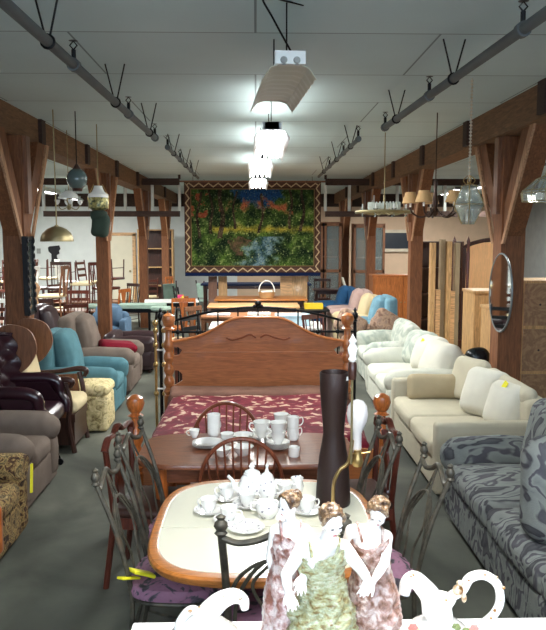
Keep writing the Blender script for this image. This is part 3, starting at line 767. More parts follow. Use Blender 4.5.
# ------------------------------------------------------------------ iron chairs
def iron_chair(label, loc, rz):
    """faces -y: back at +y"""
    t = thing('iron_chair', label, 'chair', loc, rz)
    W = .165
    for s in (-1, 1):
        top = Vector((s*(W+.015), .34, 1.0))
        MB().tube(catmull([(s*.19, .26, 0), (s*.175, .2, .25), (s*.165, .19, .47), (s*.17, .25, .75), top], 5), .012, 8).build('back_leg', iron_m, t)
        f = MB().lathe([(.011, -.02), (.02, -.008), (.013, .002), (.021, .018), (.018, .034), (.01, .044), (.015, .056), (0, .068)], top, 12).build('finial', iron_m, t)
        MB().tube(catmull([(s*.21, -.25, 0), (s*.185, -.2, .2), (s*.18, -.19, .45)], 5), .011, 8).build('front_leg', iron_m, t)
    MB().tube(catmull([(-.178, .333, .97), (-.13, .335, .95), (-.07, .345, .965), (0, .35, 1.0), (.07, .345, .965), (.13, .335, .95), (.178, .333, .97)], 6), .013, 8).build('top_rail', iron_m, t)
    for s in (-1, 1):
        MB().tube(catmull([(s*-.15, .2, .5), (s*-.13, .24, .7), (s*-.05, .29, .855), (s*.05, .295, .86), (s*.13, .265, .78), (s*.165, .23, .66)], 6), .007, 6).build('back_arch', iron_m, t)
        MB().tube(catmull([(s*.07, .2, .49), (s*.05, .215, .6), (s*.09, .25, .74), (s*.03, .295, .86), (0, .345, .99)], 6), .006, 6).build('back_scroll', iron_m, t)
    MB().tube([(-.18, .195, .5), (.18, .195, .5)], .008, 6).build('lower_rail', iron_m, t)
    ring = superell(.215, .21, 3, 32)
    MB().tube([(a, b, .45) for a, b in ring], .011, 8, True).build('seat_ring', iron_m, t)
    m = MB(); o = superell(.225, .22, 3.2, 36); n = 36; vs = []; fs = []
    pr = [(.92, .455), (1, .465), (1.02, .49), (.97, .515), (.8, .53), (.5, .536), (.2, .538)]
    for k, z in pr: vs += [(a*k, b*k, z) for a, b in o]
    for i in range(len(pr)-1):
        for k in range(n): fs.append((i*n+k, i*n+(k+1) % n, (i+1)*n+(k+1) % n, (i+1)*n+k))
    fs += [tuple(range(n)), tuple(range((len(pr)-1)*n, len(pr)*n))]; m.add(vs, fs); m.build('seat', purple_m, t)
    MB().tube(catmull([(-.19, -.22, .2), (-.06, -.02, .23), (-.19, .215, .2)], 5), .007, 6).build('stretcher', iron_m, t)
    MB().tube(catmull([(.19, -.22, .2), (.06, -.02, .23), (.19, .215, .2)], 5), .007, 6).build('stretcher', iron_m, t)
    return t
c1 = iron_chair('iron scroll-back chair with purple seat and yellow ribbon, left of cream table', (-.37, 3.3, 0), R(85))
# yellow tag tied on it
m = MB(); m.rbox((-.15, .15, .575), (.12, .1, .016), .007, (.5, .3, .5), wob=.02); m.rbox((-.17, .2, .55), (.05, .1, .012), .005, (.3, .2, .9)); m.build('yellow_tag', yellow_m, c1)
def idup(o, label, loc, rz, drop=()):
    c = o.copy(); COL.objects.link(c); c.location = loc; c.rotation_euler.z = rz; c['label'] = label
    for ch in list(o.children):
        if ch.name.split('.')[0] in drop: continue
        k = ch.copy(); COL.objects.link(k); k.parent = c
        for g_ in list(ch.children):
            q_ = g_.copy(); COL.objects.link(q_); q_.parent = k
    return c
dr = ('yellow_tag',)
idup(c1, 'iron scroll-back chair at the far left corner of cream table', (-.37, 3.88, 0), R(80), dr)
idup(c1, 'iron scroll-back chair on the near right side of cream table', (.53, 3.32, 0), R(-84), dr)
idup(c1, 'iron scroll-back chair at the far right corner of cream table', (.40, 3.86, 0), R(-82), dr)
idup(c1, 'iron scroll-back chair at the near end, its back to the camera', (.10, 2.94, 0), R(180), dr).scale = (1.3, 1, 1)

# ------------------------------------------------------------------ windsor chairs
def windsor(label, loc, rz):
    t = thing('windsor_chair', label, 'chair', loc, rz)
    hoop = []
    for k in range(25):
        a = PI*k/24; hoop.append((-.255*math.cos(a)*(1 if abs(math.cos(a)) < .98 else 1), .19+.09*math.sin(a)**.8, .44+.49*math.sin(a)**.62))
    MB().tube(hoop, .013, 8).build('bow', wind_m, t)
    for k in range(-4, 5):
        x = k*.05; s_ = math.sqrt(max(0, 1-(x/.255)**2)); zt_ = .44+.49*s_**.62
        MB().tube([(x*.8, .185, .45), (x, .19+.09*s_**.8, zt_)], .0065, 6).build('spindle', wind_m, t)
    m = MB(); o = superell(.235, .225, 2.8, 32)
    m.prism([(a*(1-.12*(b < 0)*0), b) for a, b in o], .425, .455, 'xy'); m.build('seat', wind_m, t, ang=30)
    for sx in (-1, 1):
        for sy in (-1, 1):
            P0 = Vector((sx*.15, sy*.14, .43)); P1 = Vector((sx*.21, sy*.2, 0))
            MB().tube([P0+(P1-P0)*u for u in (0, .2, .35, .42, .6, 1)], [.014, .019, .02, .013, .018, .011], 10).build('leg', wind_m, t)
        MB().tube([(sx*.185, -.17, .18), (sx*.185, .17, .18)], .011, 8).build('stretcher', wind_m, t)
    MB().tube([(-.185, 0, .18), (.185, 0, .18)], .011, 8).build('stretcher', wind_m, t)
    return t
w1 = windsor('hoop-back spindle chair between the cream and walnut tables', (-.12, 4.37, 0), R(180))
w1.location = (-.09, 4.36, -.0)
idup(w1, 'hoop-back spindle chair between walnut table and bed', (-.21, 4.7, 0), 0)

# mahogany shield-splat chairs
def splat_chair(label, loc, rz, mat=None, H=1.0, name='splat_back_chair', seatm=None):
    mat = mat or mahog
    t = thing(name, label, 'chair', loc, rz)
    out = [(.0, .5), (.06, .5), (.05, .56), (.085, .66), (.06, .74), (.03, .8), (.09, .9), (0, .93)]
    m = MB(); pts = [(p.x, p.z) for p in catmull([(a, 0, b*H) for a, b in out], 4)]
    m.prism(pts+[(-a, b) for a, b in reversed(pts[1:-1])], .215, .23, 'xz'); m.build('splat', mat, t)
    m = MB(); crest = catmull([(-.25, .23, .9*H), (-.2, .225, .965*H), (-.08, .235, .955*H), (0, .235, 1.0*H), (.08, .235, .955*H), (.2, .225, .965*H), (.25, .23, .9*H)], 5)
    m.tube(crest, .024, 8, flat=.6); m.build('crest_rail', mat, t)
    for s in (-1, 1):
        MB().tube(catmull([(s*.2, .26, 0), (s*.19, .21, .4), (s*.2, .21, .6*H), (s*.235, .23, .92*H)], 5), .019, 8).build('back_leg', mat, t)
        MB().tube(catmull([(s*.2, -.2, .42), (s*.225, -.225, .3), (s*.19, -.2, .08), (s*.2, -.225, 0)], 5), lerpn([.03, .026, .015, .022], 5), 8).build('front_leg', mat, t)
    MB().box((0, 0, .41), (.42, .42, .07)).build('seat_rail', mat, t, False)
    MB().rbox((0, 0, .47), (.44, .43, .06), .028, b=(0, 0, .015)).build('seat', seatm or beige_s, t)
    return t
s1 = splat_chair('carved mahogany chair with solid splat at left of the walnut table', (-.62, 4.3, 0), R(82), H=.95, seatm=dk_w)
idup(s1, 'carved mahogany chair with solid splat at right of the walnut table', (.60, 4.4, 0), R(-84))

# ------------------------------------------------------------------ figurines and ewers on the white counter
ZC = 1.10
edge = atz(133, 622, ZC)
t = thing('display_counter', 'white-topped display counter along the bottom edge of the photo', 'counter', (edge.x, edge.y, 0))
MB().rbox((1.0, -.45, ZC-.02), (2.0, .9, .04), .006).build('countertop', M('white counter cloth', (240, 240, 238), .6, var=.02), t)
MB().box((1.0, -.45, (ZC-.04)/2), (1.9, .8, ZC-.04)).build('cabinet_body', white_p, t, False)

GY = 1.34
O = at(333, 700, GY); OX = O.x
def L3(x, y, dy=0): p = at(x, y, GY+dy); return Vector((p.x-OX, dy, p.z-ZC))
grp = thing('figurine_group', 'porcelain group of three draped women on the white counter', 'figurine', (OX, GY, ZC))
RM = [('r', 'REMESH', {'mode': 'VOXEL', 'voxel_size': .0019, 'use_smooth_shade': True}), ('s', 'SMOOTH', {'factor': .5, 'iterations': 4})]
MB().lathe([(.135, 0), (.14, .01), (.13, .025), (.11, .04), (0, .045)], (0, 0, 0), 36, oy=.72, wav=lambda a, z: .05*math.sin(a*7)).build('rocky_base', gold_hair, grp)
def figure(head, face_dir, neck, chest, sh, hips, knee, foot, arms, dressm, hairm, k=1.0, bun=False, curls=False, dress_top=None, seed=0, legs=True):
    """a small porcelain woman: one continuous body with face, hair and draped dress as its children"""
    hd = Vector(head); fd = Vector(face_dir).normalized(); r = .0215*k
    side = fd.cross(Vector((0, 0, 1))).normalized(); upv = side.cross(fd).normalized()
    m = MB()
    rotm = Matrix((side, fd, upv)).transposed().to_4x4()
    m.m = Matrix.Translation(hd) @ rotm
    m.ell((0, 0, .003*k), (r*.84, r*.98, r*1.12), None, 20, 14)
    m.ell((0, r*.35, -r*.62), (r*.56, r*.58, r*.6), None, 14, 10)     # jaw and chin
    m.ell((0, r*.78, -r*.98), (r*.22, r*.18, r*.18))
    m.tube([(0, r*.9, r*.22), (0, r*1.16, -r*.22), (0, r*.98, -r*.32)], [r*.09, r*.17, r*.13], 8)  # nose
    m.ell((0, r*.93, -r*.58), (r*.24, r*.13, r*.09))               # lips
    for s in (-1, 1):
        m.ell((s*r*.42, r*.72, -r*.28), (r*.28, r*.28, r*.26)); m.ell((s*r*.83, -r*.05, -r*.08), (r*.1, r*.18, r*.24))
        m.ell((s*r*.34, r*.84, r*.26), (r*.3, r*.12, r*.09))
    m.m = Matrix.Identity(4)
    nk = Vector(neck); ch = Vector(chest); hp = Vector(hips)
    m.limb([hd+Vector((0, .002, -.012)), nk], [.0115*k, .0125*k])
    s0, s1_ = Vector(sh[0]), Vector(sh[1])
    m.limb([s0, nk+Vector((0, 0, -.008)), s1_], [.0145*k, .015*k, .0145*k])
    mid = (ch+hp)/2
    m.ell(ch, (.036*k, .026*k, .038*k)); m.limb([nk, ch, mid, hp], [.013*k, .029*k, .025*k, .034*k]); m.ell(hp, (.042*k, .033*k, .036*k))
    bd = Vector((fd.x*.6, -.8, 0)).normalized()
    sd = (s1_-s0).normalized()
    for s in (-1, 1): m.ell(ch+sd*s*.016*k+Vector((0, -.018*k, -.003)), (.014*k, .014*k, .014*k))
    for s in (-1, 1):
        kn = Vector(knee)+sd*s*.016*k; ft = Vector(foot)+sd*s*.016*k
        m.limb([hp+sd*s*.018*k, kn, kn*.55+ft*.45, ft], [.028*k, .019*k, .017*k, .01*k]); m.ell(ft+Vector((0, -.014, -.002)), (.01, .02, .007))
    for (S0, E, Wr, H, cv) in arms:
        S0, E, Wr, H = map(Vector, (S0, E, Wr, H))
        m.limb([S0, S0*.5+E*.5, E, E*.4+Wr*.6, Wr], [.0145*k, .0125*k, .0105*k, .0095*k, .0068*k])
        hdv = (H-Wr).normalized(); sx = hdv.cross(Vector((0, 1, 0))).normalized()
        pc = Wr+hdv*.010
        m.limb([Wr, pc+sx*.003, Wr+hdv*.017+sx*.003], [.006, .0066, .0058]); m.limb([Wr, pc-sx*.003, Wr+hdv*.017-sx*.003], [.006, .0066, .0056])
        for j, (o, ln) in enumerate(((-.0068, .017), (-.0022, .020), (.0024, .019), (.0070, .014))):
            b0 = Wr+hdv*.017+sx*o; b1 = b0+hdv*ln*.5+sx*o*.35+Vector((0, -.002*cv, 0)); b2 = b1+hdv*ln*.5+sx*o*.2+Vector((0, -.005*cv, 0))
            m.limb([b0, b1, b2], [.0029, .0026, .0021], 8)
        sg = -1 if cv > 0 else 1
        m.limb([Wr+hdv*.006+sx*.005*sg, Wr+hdv*.014+sx*.0125*sg+Vector((0, -.004, 0)), Wr+hdv*.022+sx*.015*sg+Vector((0, -.007, 0))], [.0035, .003, .0023], 8)
    body = m.build('woman_body', skin_g, grp, mods=RM)
    for s in (-1, 1):
        m = MB(); m.m = Matrix.Translation(hd) @ rotm; m.ell((s*r*.34, r*.965, r*.1), (r*.15, r*.05, r*.06)); m.build('eye', eye_m, body)
    m = MB(); m.m = Matrix.Translation(hd) @ rotm; m.ell((0, r*1.03, -r*.57), (r*.2, r*.06, r*.06)); m.build('lips', lip_m, body)
    # hair
    m = MB(); m.m = Matrix.Translation(hd) @ rotm; rnd = random.Random(seed)
    m.ell((0, -r*.28, r*.38), (r*1.0, r*1.0, r*.98), None, 20, 14)
    nn = 60
    for i in range(nn):
        a = rnd.uniform(0, 2*PI); e = rnd.uniform(.0, 1.25)
        p_ = Vector((math.cos(a)*math.cos(e), math.sin(a)*math.cos(e), math.sin(e)))
        if p_.y > .62 and p_.z < .5: continue
        m.ell(Vector((0, -r*.28, r*.38))+p_*r*.98, [r*(.2 if curls else .13)]*3, None, 8, 6)
    for i in range(13):   # braid round the head
        a = PI*(i/12)*1.1-.15
        m.ell((math.cos(a)*r*.95, r*.36+.0*i, r*.35+math.sin(a)*r*.8), (r*.2, r*.17, r*.19), None, 8, 6)
    if bun: 
        m.ell((0, -r*1.05, r*.55), (r*.62, r*.55, r*.6), None, 14, 10)
        for i in range(9): a = 2*PI*i/9; m.ell((math.cos(a)*r*.45, -r*1.3, r*.55+math.sin(a)*r*.45), (r*.17,)*3, None, 8, 6)
    m.build('hair', hairm, body, mods=[('r', 'REMESH', {'mode': 'VOXEL', 'voxel_size': .0018, 'use_smooth_shade': True}), ('s', 'SMOOTH', {'factor': .5, 'iterations': 1})])
    # draped dress : loft of folded rings from bust to base
    top = ch+Vector((0, -.002, .016)); rings = []
    base_c = Vector((foot[0], foot[1], .045))
    stations = [(top, .039, .031), (ch+Vector((0, 0, -.012)), .042, .035), (mid, .036, .032), (hp, .05, .042), (hp*.6+Vector(knee)*.4, .056, .05), (Vector(knee)*.7+hp*.3-Vector((0, 0, .03)), .06, .055), (base_c, .072, .062)]
    cs = catmull([s_[0] for s_ in stations], 14); ra = lerpn([s_[1] for s_ in stations], 14); rb = lerpn([s_[2] for s_ in stations], 14)
    vs = []; fs = []; seg = 96; sdx = sd
    for i, c in enumerate(cs):
        u = i/(len(cs)-1)
        for q in range(seg):
            a = 2*PI*q/seg
            sw = a+u*2.2*(1 if seed % 2 else -1)
            amp = .05+.16*u
            f = 1+amp*(abs(math.sin(sw*4+seed+math.sin(u*9)*1.2))-.5)+.045*abs(math.sin(u*60+math.sin(a*2+seed)*4+a))+.09*noise.noise(Vector((math.cos(a)*2+seed, math.sin(a)*2, u*7)))
            z_ = c.z + (0.010*math.sin(2*a+seed)*(1-u))-(.018*(math.exp(-((math.sin(a)+1)**2)/.2)) if i < 3 else 0)
            # slanting swags
            f += .05*math.sin(u*34+math.sin(a+seed)*5)*(.3+u*.4)
            pp = sdx*(math.cos(a)*ra[i]*k*f)+Vector((0, 1, 0))*(math.sin(a)*rb[i]*k*f)
            vs.append((c.x+pp.x, c.y+pp.y, z_+pp.z*.3))
    for i in range(len(cs)-1):
        for q in range(seg): fs.append((i*seg+q, i*seg+(q+1) % seg, (i+1)*seg+(q+1) % seg, (i+1)*seg+q))
    m = MB(); m.add(vs, fs); m.build('draped_dress', dressm, body, ang=60, mods=[('s', 'SOLIDIFY', {'thickness': .0025})])
    # shoulder straps
    for s, pt in ((-1, s0), (1, s1_)):
        m = MB(); m.tube(catmull([ch+sd*s*.02*k+Vector((0, -.03*k, .012)), pt*.72+nk*.28+Vector((0, -.012, .012)), pt*.7+nk*.3+Vector((0, .012, .01))], 5), .003, 6)
        m.build('shoulder_strap', dressm, body)
    return body
# centre woman
figure(L3(331, 521, -.03), (.32, -.75, -.42), L3(326, 538, -.02), L3(322, 556, -.01), (L3(303, 548, -.01), L3(344, 548, -.01)), L3(322, 598, .0), L3(322, 645, -.02), L3(322, 690, 0),
       [(L3(303, 548, -.01), L3(286, 575, -.03), L3(288, 590, -.055), L3(293, 606, -.06), 1), (L3(344, 548, -.01), L3(360, 568, -.03), L3(368, 580, -.06), L3(363, 596, -.065), -1)],
       green_g, gold_hair, 1.1, seed=3)
# left woman, seen from behind over the shoulder
figure(L3(289, 505, .04), (-.8, -.45, -.25), L3(291, 521, .045), L3(291, 540, .04), (L3(276, 531, .045), L3(305, 531, .03)), L3(288, 590, .04), L3(292, 645, .03), L3(292, 690, .03),
       [(L3(305, 531, .03), L3(310, 556, -.0), L3(304, 574, -.03), L3(300, 590, -.04), 1), (L3(276, 531, .045), L3(270, 556, .07), L3(276, 585, .07), L3(280, 600, .07), -1)],
       pink_g, gold_hair, .95, bun=True, seed=6)
# right woman bending in
figure(L3(379, 512, .03), (-.35, -.65, -.6), L3(371, 527, .035), L3(370, 544, .035), (L3(352, 531, .035), L3(386, 537, .03)), L3(374, 592, .04), L3(366, 645, .03), L3(366, 690, .03),
       [(L3(386, 537, .03), L3(385, 562, .0), L3(374, 580, -.03), L3(362, 594, -.05), -1), (L3(352, 531, .035), L3(346, 545, .05), L3(342, 560, .06), L3(338, 572, .06), 1)],
       brown_g, gold_hair, .98, curls=True, seed=9)

# ewer with two scroll handles
def ewer():
    Y = 1.5; o = at(437, 690, Y)
    t = thing('porcelain_ewer', 'gilded white porcelain ewer with looping handle and ruffled spout', 'ewer', (o.x, Y, ZC))
    E = lambda x, y, dy=0: Vector((at(x, y, Y+dy).x-o.x, dy, at(x, y, Y+dy).z-ZC))
    z = lambda y: at(437, y, Y).z-ZC
    r = lambda px: px*1.62/720
    MB().lathe([(r(26), 0), (r(27), .006), (r(16), .016), (r(12), .026), (r(22), z(676)), (r(36), z(655)), (r(38), z(640)), (r(28), z(628)), (r(14), z(618)), (r(12), z(606)), (r(16), z(598)), (r(14), z(597)), (0, z(610))], (0, 0, 0), 30).build('body', ewer_m, t)
    pts = catmull([E(441, 606), E(452, 596), E(462, 590), E(470, 578), E(484, 575), E(497, 584), E(500, 600), E(494, 614), E(480, 626), E(466, 636)], 6)
    m = MB().tube(pts, [r(5.2)*(1-.25*i/len(pts)) for i in range(len(pts))], 12); m.build('looping_handle', ewer_m, t)
    rnd = random.Random(2)
    for i in range(0, len(pts), 4): MB().ell(pts[i]+Vector((rnd.uniform(-.008, .008), -.008, rnd.uniform(.002, .01))), (.004, .003, .0035)).build('gilt_bead', gilt_m, t)
    # spout: flared gutter curving left
    sp = catmull([E(434, 612), E(431, 598), E(424, 588), E(414, 579), E(407, 583), E(404, 594)], 6)
    n = len(sp); MB().tube(sp, [r(10)*(1-.55*i/n) for i in range(n)], 14, flat=1.2).build('spout', ewer_m, t)
    m = MB()
    for i in range(3, n, 2):
        m.ell(sp[i]+Vector((.0, 0, r(7)*(1-.4*i/n))), (.006, .012, .005), (0, rnd.uniform(-.5, .5), 0)); 
    m.build('ruffled_edge', gilt_m, t)
    m = MB(); m.ell(E(458, 590, -.012), (.012, .01, .012)); m.ell(E(460, 583, -.012), (.008, .008, .006)); m.ell(E(464, 598, -.014), (.006, .006, .01)); m.build('gilt_mask', gilt_m, t)
    fm = [M('pink petals', (214, 130, 120), .4), M('cream petals', (226, 212, 170), .4), M('leaf glaze', (120, 130, 80), .4)]
    for i, (x, y) in enumerate(((413, 628), (421, 632), (466, 632), (474, 629), (402, 634), (456, 628))):
        c = E(x, y, -.03); m = MB()
        for k in range(6): a = k*PI/3; m.ell(c+Vector((math.cos(a)*.006, 0, math.sin(a)*.006)), (.005, .003, .005), None, 8, 6)
        m.ell(c+Vector((0, -.003, 0)), (.004, .003, .004), None, 8, 6); m.build('applied_flower', fm[i % 3], t)
ewer()
def jug():
    Y = 1.5; o = at(215, 690, Y)
    t = thing('porcelain_jug', 'small white porcelain jug with curled swan-like lip, left of the figurines', 'jug', (o.x, Y, ZC))
    E = lambda x, y, dy=0: Vector((at(x, y, Y+dy).x-o.x, dy, at(x, y, Y+dy).z-ZC)); r = lambda px: px*1.62/720; z = lambda y: at(215, y, Y).z-ZC
    MB().lathe([(r(18), 0), (r(19), .006), (r(12), .02), (r(28), z(672)), (r(38), z(650)), (r(34), z(634)), (r(20), z(622)), (r(10), z(614)), (0, z(612))], (-r(10), 0, 0), 30).build('body', ewer_m, t)
    sp = catmull([E(196, 632), E(206, 616), E(219, 602), E(233, 596), E(243, 600), E(245, 609)], 6); n = len(sp)
    MB().tube(sp, [r(13)*(1-.72*i/n) for i in range(n)], 14).build('curled_lip', ewer_m, t)
    sp = catmull([E(206, 622), E(194, 610), E(184, 616), E(178, 630), E(184, 644)], 6)
    MB().tube(sp, r(4.5), 10).build('handle', ewer_m, t)
    for i, (x, y) in enumerate(((190, 611), (200, 608), (224, 597), (240, 598))): MB().ell(E(x, y, -.012), (.005, .004, .004)).build('gilt_bead', gilt_m, t)
jug()
# ------------------------------------------------------------------ sofas and armchairs
def sofa(name, label, cat, loc, rz, W, D, mat, nseat=2, seat_z=.45, arm_z=.64, arm_w=.18, back_z=.86, arm='box', tagc=False,
         legm=None, skirt=True, backc=None, cmat=None, sag=.03, armn=(1, 1), tuft=False, wings=False, name_back='back_cushion', backr=.12):
    """front faces -y, origin at the centre of the footprint"""
    t = thing(name, label, cat, loc, rz); cmat = cmat or mat; legm = legm or dk_w
    hw, hd = W/2, D/2
    z0 = .05 if skirt else .14
    MB().rbox((0, .0, (z0+seat_z-.14)/2), (W-.04, D-.06, seat_z-.14-z0), .03, wob=.006).build('base', mat, t)
    for sx in (-1, 1):
        for sy in (-1, 1): MB().lathe([(.02, 0), (.028, z0+.03)], (sx*(hw-.1), sy*(hd-.1), 0), 10).build('foot', legm, t)
    for i, sx in enumerate((-1, 1)):
        if not armn[i]: continue
        if arm == 'roll':
            m = MB(); m.rbox((sx*(hw-arm_w/2), -.02, (z0+arm_z-.1)/2+.02), (arm_w*.8, D-.06, arm_z-.1-z0), .05, b=(.01, 0, 0))
            m.tube([(sx*(hw-arm_w/2), -hd+.01, arm_z-arm_w*.52), (sx*(hw-arm_w/2), -hd+.04, arm_z-arm_w*.5), (sx*(hw-arm_w/2), hd-.12, arm_z-arm_w*.5)], [arm_w*.5, arm_w*.56, arm_w*.54], 18)
            m.build('arm', mat, t)
        elif arm == 'soft':
            m = MB(); m.rbox((sx*(hw-arm_w/2), -.03, (z0+arm_z-.2)/2+.03), (arm_w*.92, D-.1, arm_z-.2-z0), .06, b=(.015, .02, 0), wob=.01)
            m.rbox((sx*(hw-arm_w/2), -.04, arm_z-.13), (arm_w*1.12, D-.06, .27), .125, b=(0, .02, .015), wob=.012)
            m.build('arm', mat, t)
        else:
            MB().rbox((sx*(hw-arm_w/2), 0, (z0+arm_z)/2), (arm_w, D-.02, arm_z-z0), .035, b=(.005, 0, .008), wob=.004).build('arm', mat, t)
    bt = .2
    bk = back_z-(.1 if backc is not False else 0)
    MB().rbox((0, hd-bt/2, (z0+bk)/2), (W-.06, bt, bk-z0), .07, b=(0, .02, .015), wob=.008).build('back', mat, t)
    iw = W-arm_w*(armn[0]+armn[1]); x0 = -hw+arm_w*armn[0]; cw = iw/nseat
    for k in range(nseat):
        cxk = x0+cw*(k+.5)
        MB().rbox((cxk, -.09, seat_z-.07), (cw-.012, D-.2, .16), .05, b=(0, .015, sag), wob=.008, seed=k).build('seat_cushion', cmat, t)
        if backc is not False:
            MB().rbox((cxk, hd-bt-.10, seat_z+.21), (cw-.015, .2, back_z-seat_z+.02), .08, (-.2, 0, 0), b=(.01, .05, .03), wob=.012, seed=k+5).build(name_back, cmat, t)
    if tagc: 
        MB().box((x0+cw*.5, hd-.06, back_z+.012), (.07, .12, .006), (.35, 0, .3)).build('price_tag', yellow_m, t)
    return t
def cushion(label, loc, d, rot, mat, seed=0):
    o = MB().rbox((0, 0, 0), d, min(d)*.48, None, b=(.0, min(d)*.25, 0), wob=.01, seed=seed, n=6).build('throw_cushion', mat, loc=loc)
    o.rotation_euler = rot; return tag(o, label, 'cushion')

RX = R(-90)
def prow(y0, y1): return (y1+y0)/2, y1-y0
# local -y faces -X after -90 deg; local +x -> -Y direction (near)
yc, L_ = prow(2.3, 5.2)
sofa('patterned_sofa', 'grey leaf-patterned sofa nearest the camera on the right', 'sofa', (1.84, yc, 0), RX, L_, .94, camo_m, 3, .47, .63, .2, 1.0, 'soft', sag=.05, backc=True)
cushion('big grey leaf-patterned cushion standing on edge on the grey sofa', (1.80, 3.66, .77), (.80, .27, .58), (0, 0, R(3)), camo_m, 3)
yc, L_ = prow(5.5, 7.4)
sofa('oatmeal_sofa', 'oatmeal box-arm sofa with two seat cushions behind the grey sofa', 'sofa', (1.88, yc, 0), RX, L_, .96, cream_s, 2, .45, .63, .12, .8, 'box', cmat=cream_s, sag=.015, backc=False)
cushion('tan flat cushion leaning on the far arm of the oatmeal sofa', (1.80, 7.13, .585), (.55, .12, .26), (R(-12), 0, 0), cloth('tan cushion cloth', (176, 160, 130), .06), 1)
cushion('square cream cushion at the far corner of the oatmeal sofa', (2.12, 7.0, .68), (.16, .46, .44), (0, R(14), R(20)), cream_s, 2)
cushion('white cushion in the middle of the oatmeal sofa back', (2.10, 6.45, .67), (.46, .18, .44), (R(-18), 0, R(-62)), pil_w, 3)
c = cushion('white cushion with yellow tag at the near end of the oatmeal sofa', (2.13, 5.93, .66), (.44, .18, .42), (R(-18), 0, R(-70)), pil_w, 4)
MB().box((0, -.10, .16), (.05, .006, .09), (0, .4, 0)).build('price_tag', yellow_m, c)
cushion('long white bolster behind the cushions of the oatmeal sofa', (2.22, 6.15, .79), (.14, 1.0, .16), (0, 0, 0), cream_s, 6)
yc, L_ = prow(7.62, 9.35)
sofa('ivory_sofa', 'ivory damask sofa with loose back pillows, middle of the right row', 'sofa', (1.9, yc, 0), RX, L_, .96, white_s, 2, .46, .64, .22, .78, 'soft', sag=.05, backc=False)
for i, (yy, lb) in enumerate(((8.95, 'ivory back pillow at the far end of the ivory sofa'), (8.45, 'ivory back pillow with yellow tag on the ivory sofa'), (7.98, 'ivory back pillow at the near end of the ivory sofa'))):
    c = cushion(lb, (2.08, yy, .68), (.52, .24, .48), (R(-20), 0, R(-72)), pale_s if i == 0 else pil_w, i+9)
    if i == 1: MB().box((-.02, -.16, .12), (.05, .006, .09), (0, .4, 0)).build('price_tag', yellow_m, c)
yc, L_ = prow(9.55, 10.95)
sofa('damask_loveseat', 'pale green damask loveseat at the far end of the sofa row', 'sofa', (1.98, yc, 0), RX, L_, .95, pale_s, 1, .46, .66, .2, .84, 'soft', sag=.04)
cushion('faded floral cushion on the left of the pair behind the loveseat', (1.48, 11.15, .72), (.5, .2, .4), (R(-25), R(30), 0), fl_pil, 1)
c = cushion('faded floral cushion with yellow tag behind the loveseat', (2.05, 11.15, .72), (.5, .2, .42), (R(-25), R(32), 0), fl_pil, 2)
MB().box((.08, -.12, -.08), (.09, .006, .04), (0, .5, 0)).build('price_tag', yellow_m, c)
sofa('armchair', 'beige floral armchair behind the pale loveseat', 'armchair', (1.85, 11.55, 0), RX, .9, .9, fl_pil, 1, .45, .62, .18, .7, 'soft')
sofa('recliner', 'light blue tufted recliner beyond the loveseat', 'armchair', (2.0, 12.7, 0), RX, .85, .9, lblue_m, 1, .48, .62, .18, 1.14, 'soft', backc=True)
sofa('recliner', 'cream recliner between the blue and mauve ones', 'armchair', (1.95, 13.7, 0), RX, .85, .9, beige_s, 1, .48, .62, .18, 1.06, 'soft')
sofa('recliner', 'mauve recliner beyond the cream one on the right', 'armchair', (1.9, 14.7, 0), RX, .85, .9, mauve_m, 1, .48, .64, .18, 1.1, 'soft')
t = sofa('recliner', 'deep blue armchair with cream tag, farthest in the right row', 'armchair', (1.72, 15.75, 0), RX, .9, .95, blue_m, 1, .48, .64, .2, 1.08, 'soft')
MB().box((0, .2, 1.1), (.12, .02, .2), (.3, 0, .2)).build('price_tag', cream_top, t)

# left row faces +X : rz = +90
LX = R(90)
t = sofa('floral_armchair', 'dark gold floral armchair at the lower left corner', 'armchair', (-2.02, 4.55, 0), LX, .82, .86, dfl_m, 1, .44, .6, .18, .9, 'roll', tagc=False)
MB().rbox((-.33, -.16, .63), (.22, .34, .1), .045, wob=.02).build('arm_cushion', brp_m, t)
MB().rbox((-.32, -.45, .33), (.07, .06, .3), .028).build('wooden_arm_front', oakz, t)
MB().box((.36, -.45, .42), (.03, .012, .2), (0, .15, 0)).build('price_tag', yellow_m, t)
sofa('recliner', 'taupe plush recliner in front of the oxblood leather chair', 'armchair', (-2.16, 5.62, 0), LX, .95, .95, taupe_m, 1, .46, .62, .24, .8, 'soft', sag=.03)
sofa('teal_armchair', 'teal plush armchair in the left row', 'armchair', (-2.07, 8.5, 0), LX, .84, .92, teal_m, 1, .45, .6, .15, 1.08, 'soft')
sofa('recliner', 'taupe plush recliner with crimson cushion behind the teal armchair', 'armchair', (-2.12, 9.85, 0), LX, .95, .98, taupe_m, 1, .46, .62, .2, 1.14, 'soft', sag=.02)
cushion('crimson cushion lying on the taupe recliner seat', (-1.9, 9.8, .6), (.5, .42, .14), (0, R(8), R(20)), red_m, 4)
sofa('wide_recliner', 'dark brown leather recliner farther back on the left', 'armchair', (-2.95, 10.95, 0), LX, .9, .95, brleather, 1, .46, .62, .2, 1.15, 'soft')
sofa('wide_recliner', 'low dark brown leather armchair beside the second left post', 'armchair', (-1.95, 11.3, 0), R(90), .8, .8, brleather, 1, .42, .56, .16, .6, 'soft', backc=False)

# floral footstool chair (cream gold) between wooden armchair and teal chair
t = thing('floral_footstool', 'cream and gold floral skirted footstool beside the teal armchair', 'footstool', (-1.83, 7.8, 0), LX)
MB().rbox((0, 0, .21), (.44, .46, .40), .04, b=(.02, .02, 0), wob=.012).build('skirt', gfl_m, t)
MB().rbox((0, 0, .45), (.46, .48, .12), .05, b=(0, .01, .03), wob=.01).build('seat_cushion', gfl_m, t)

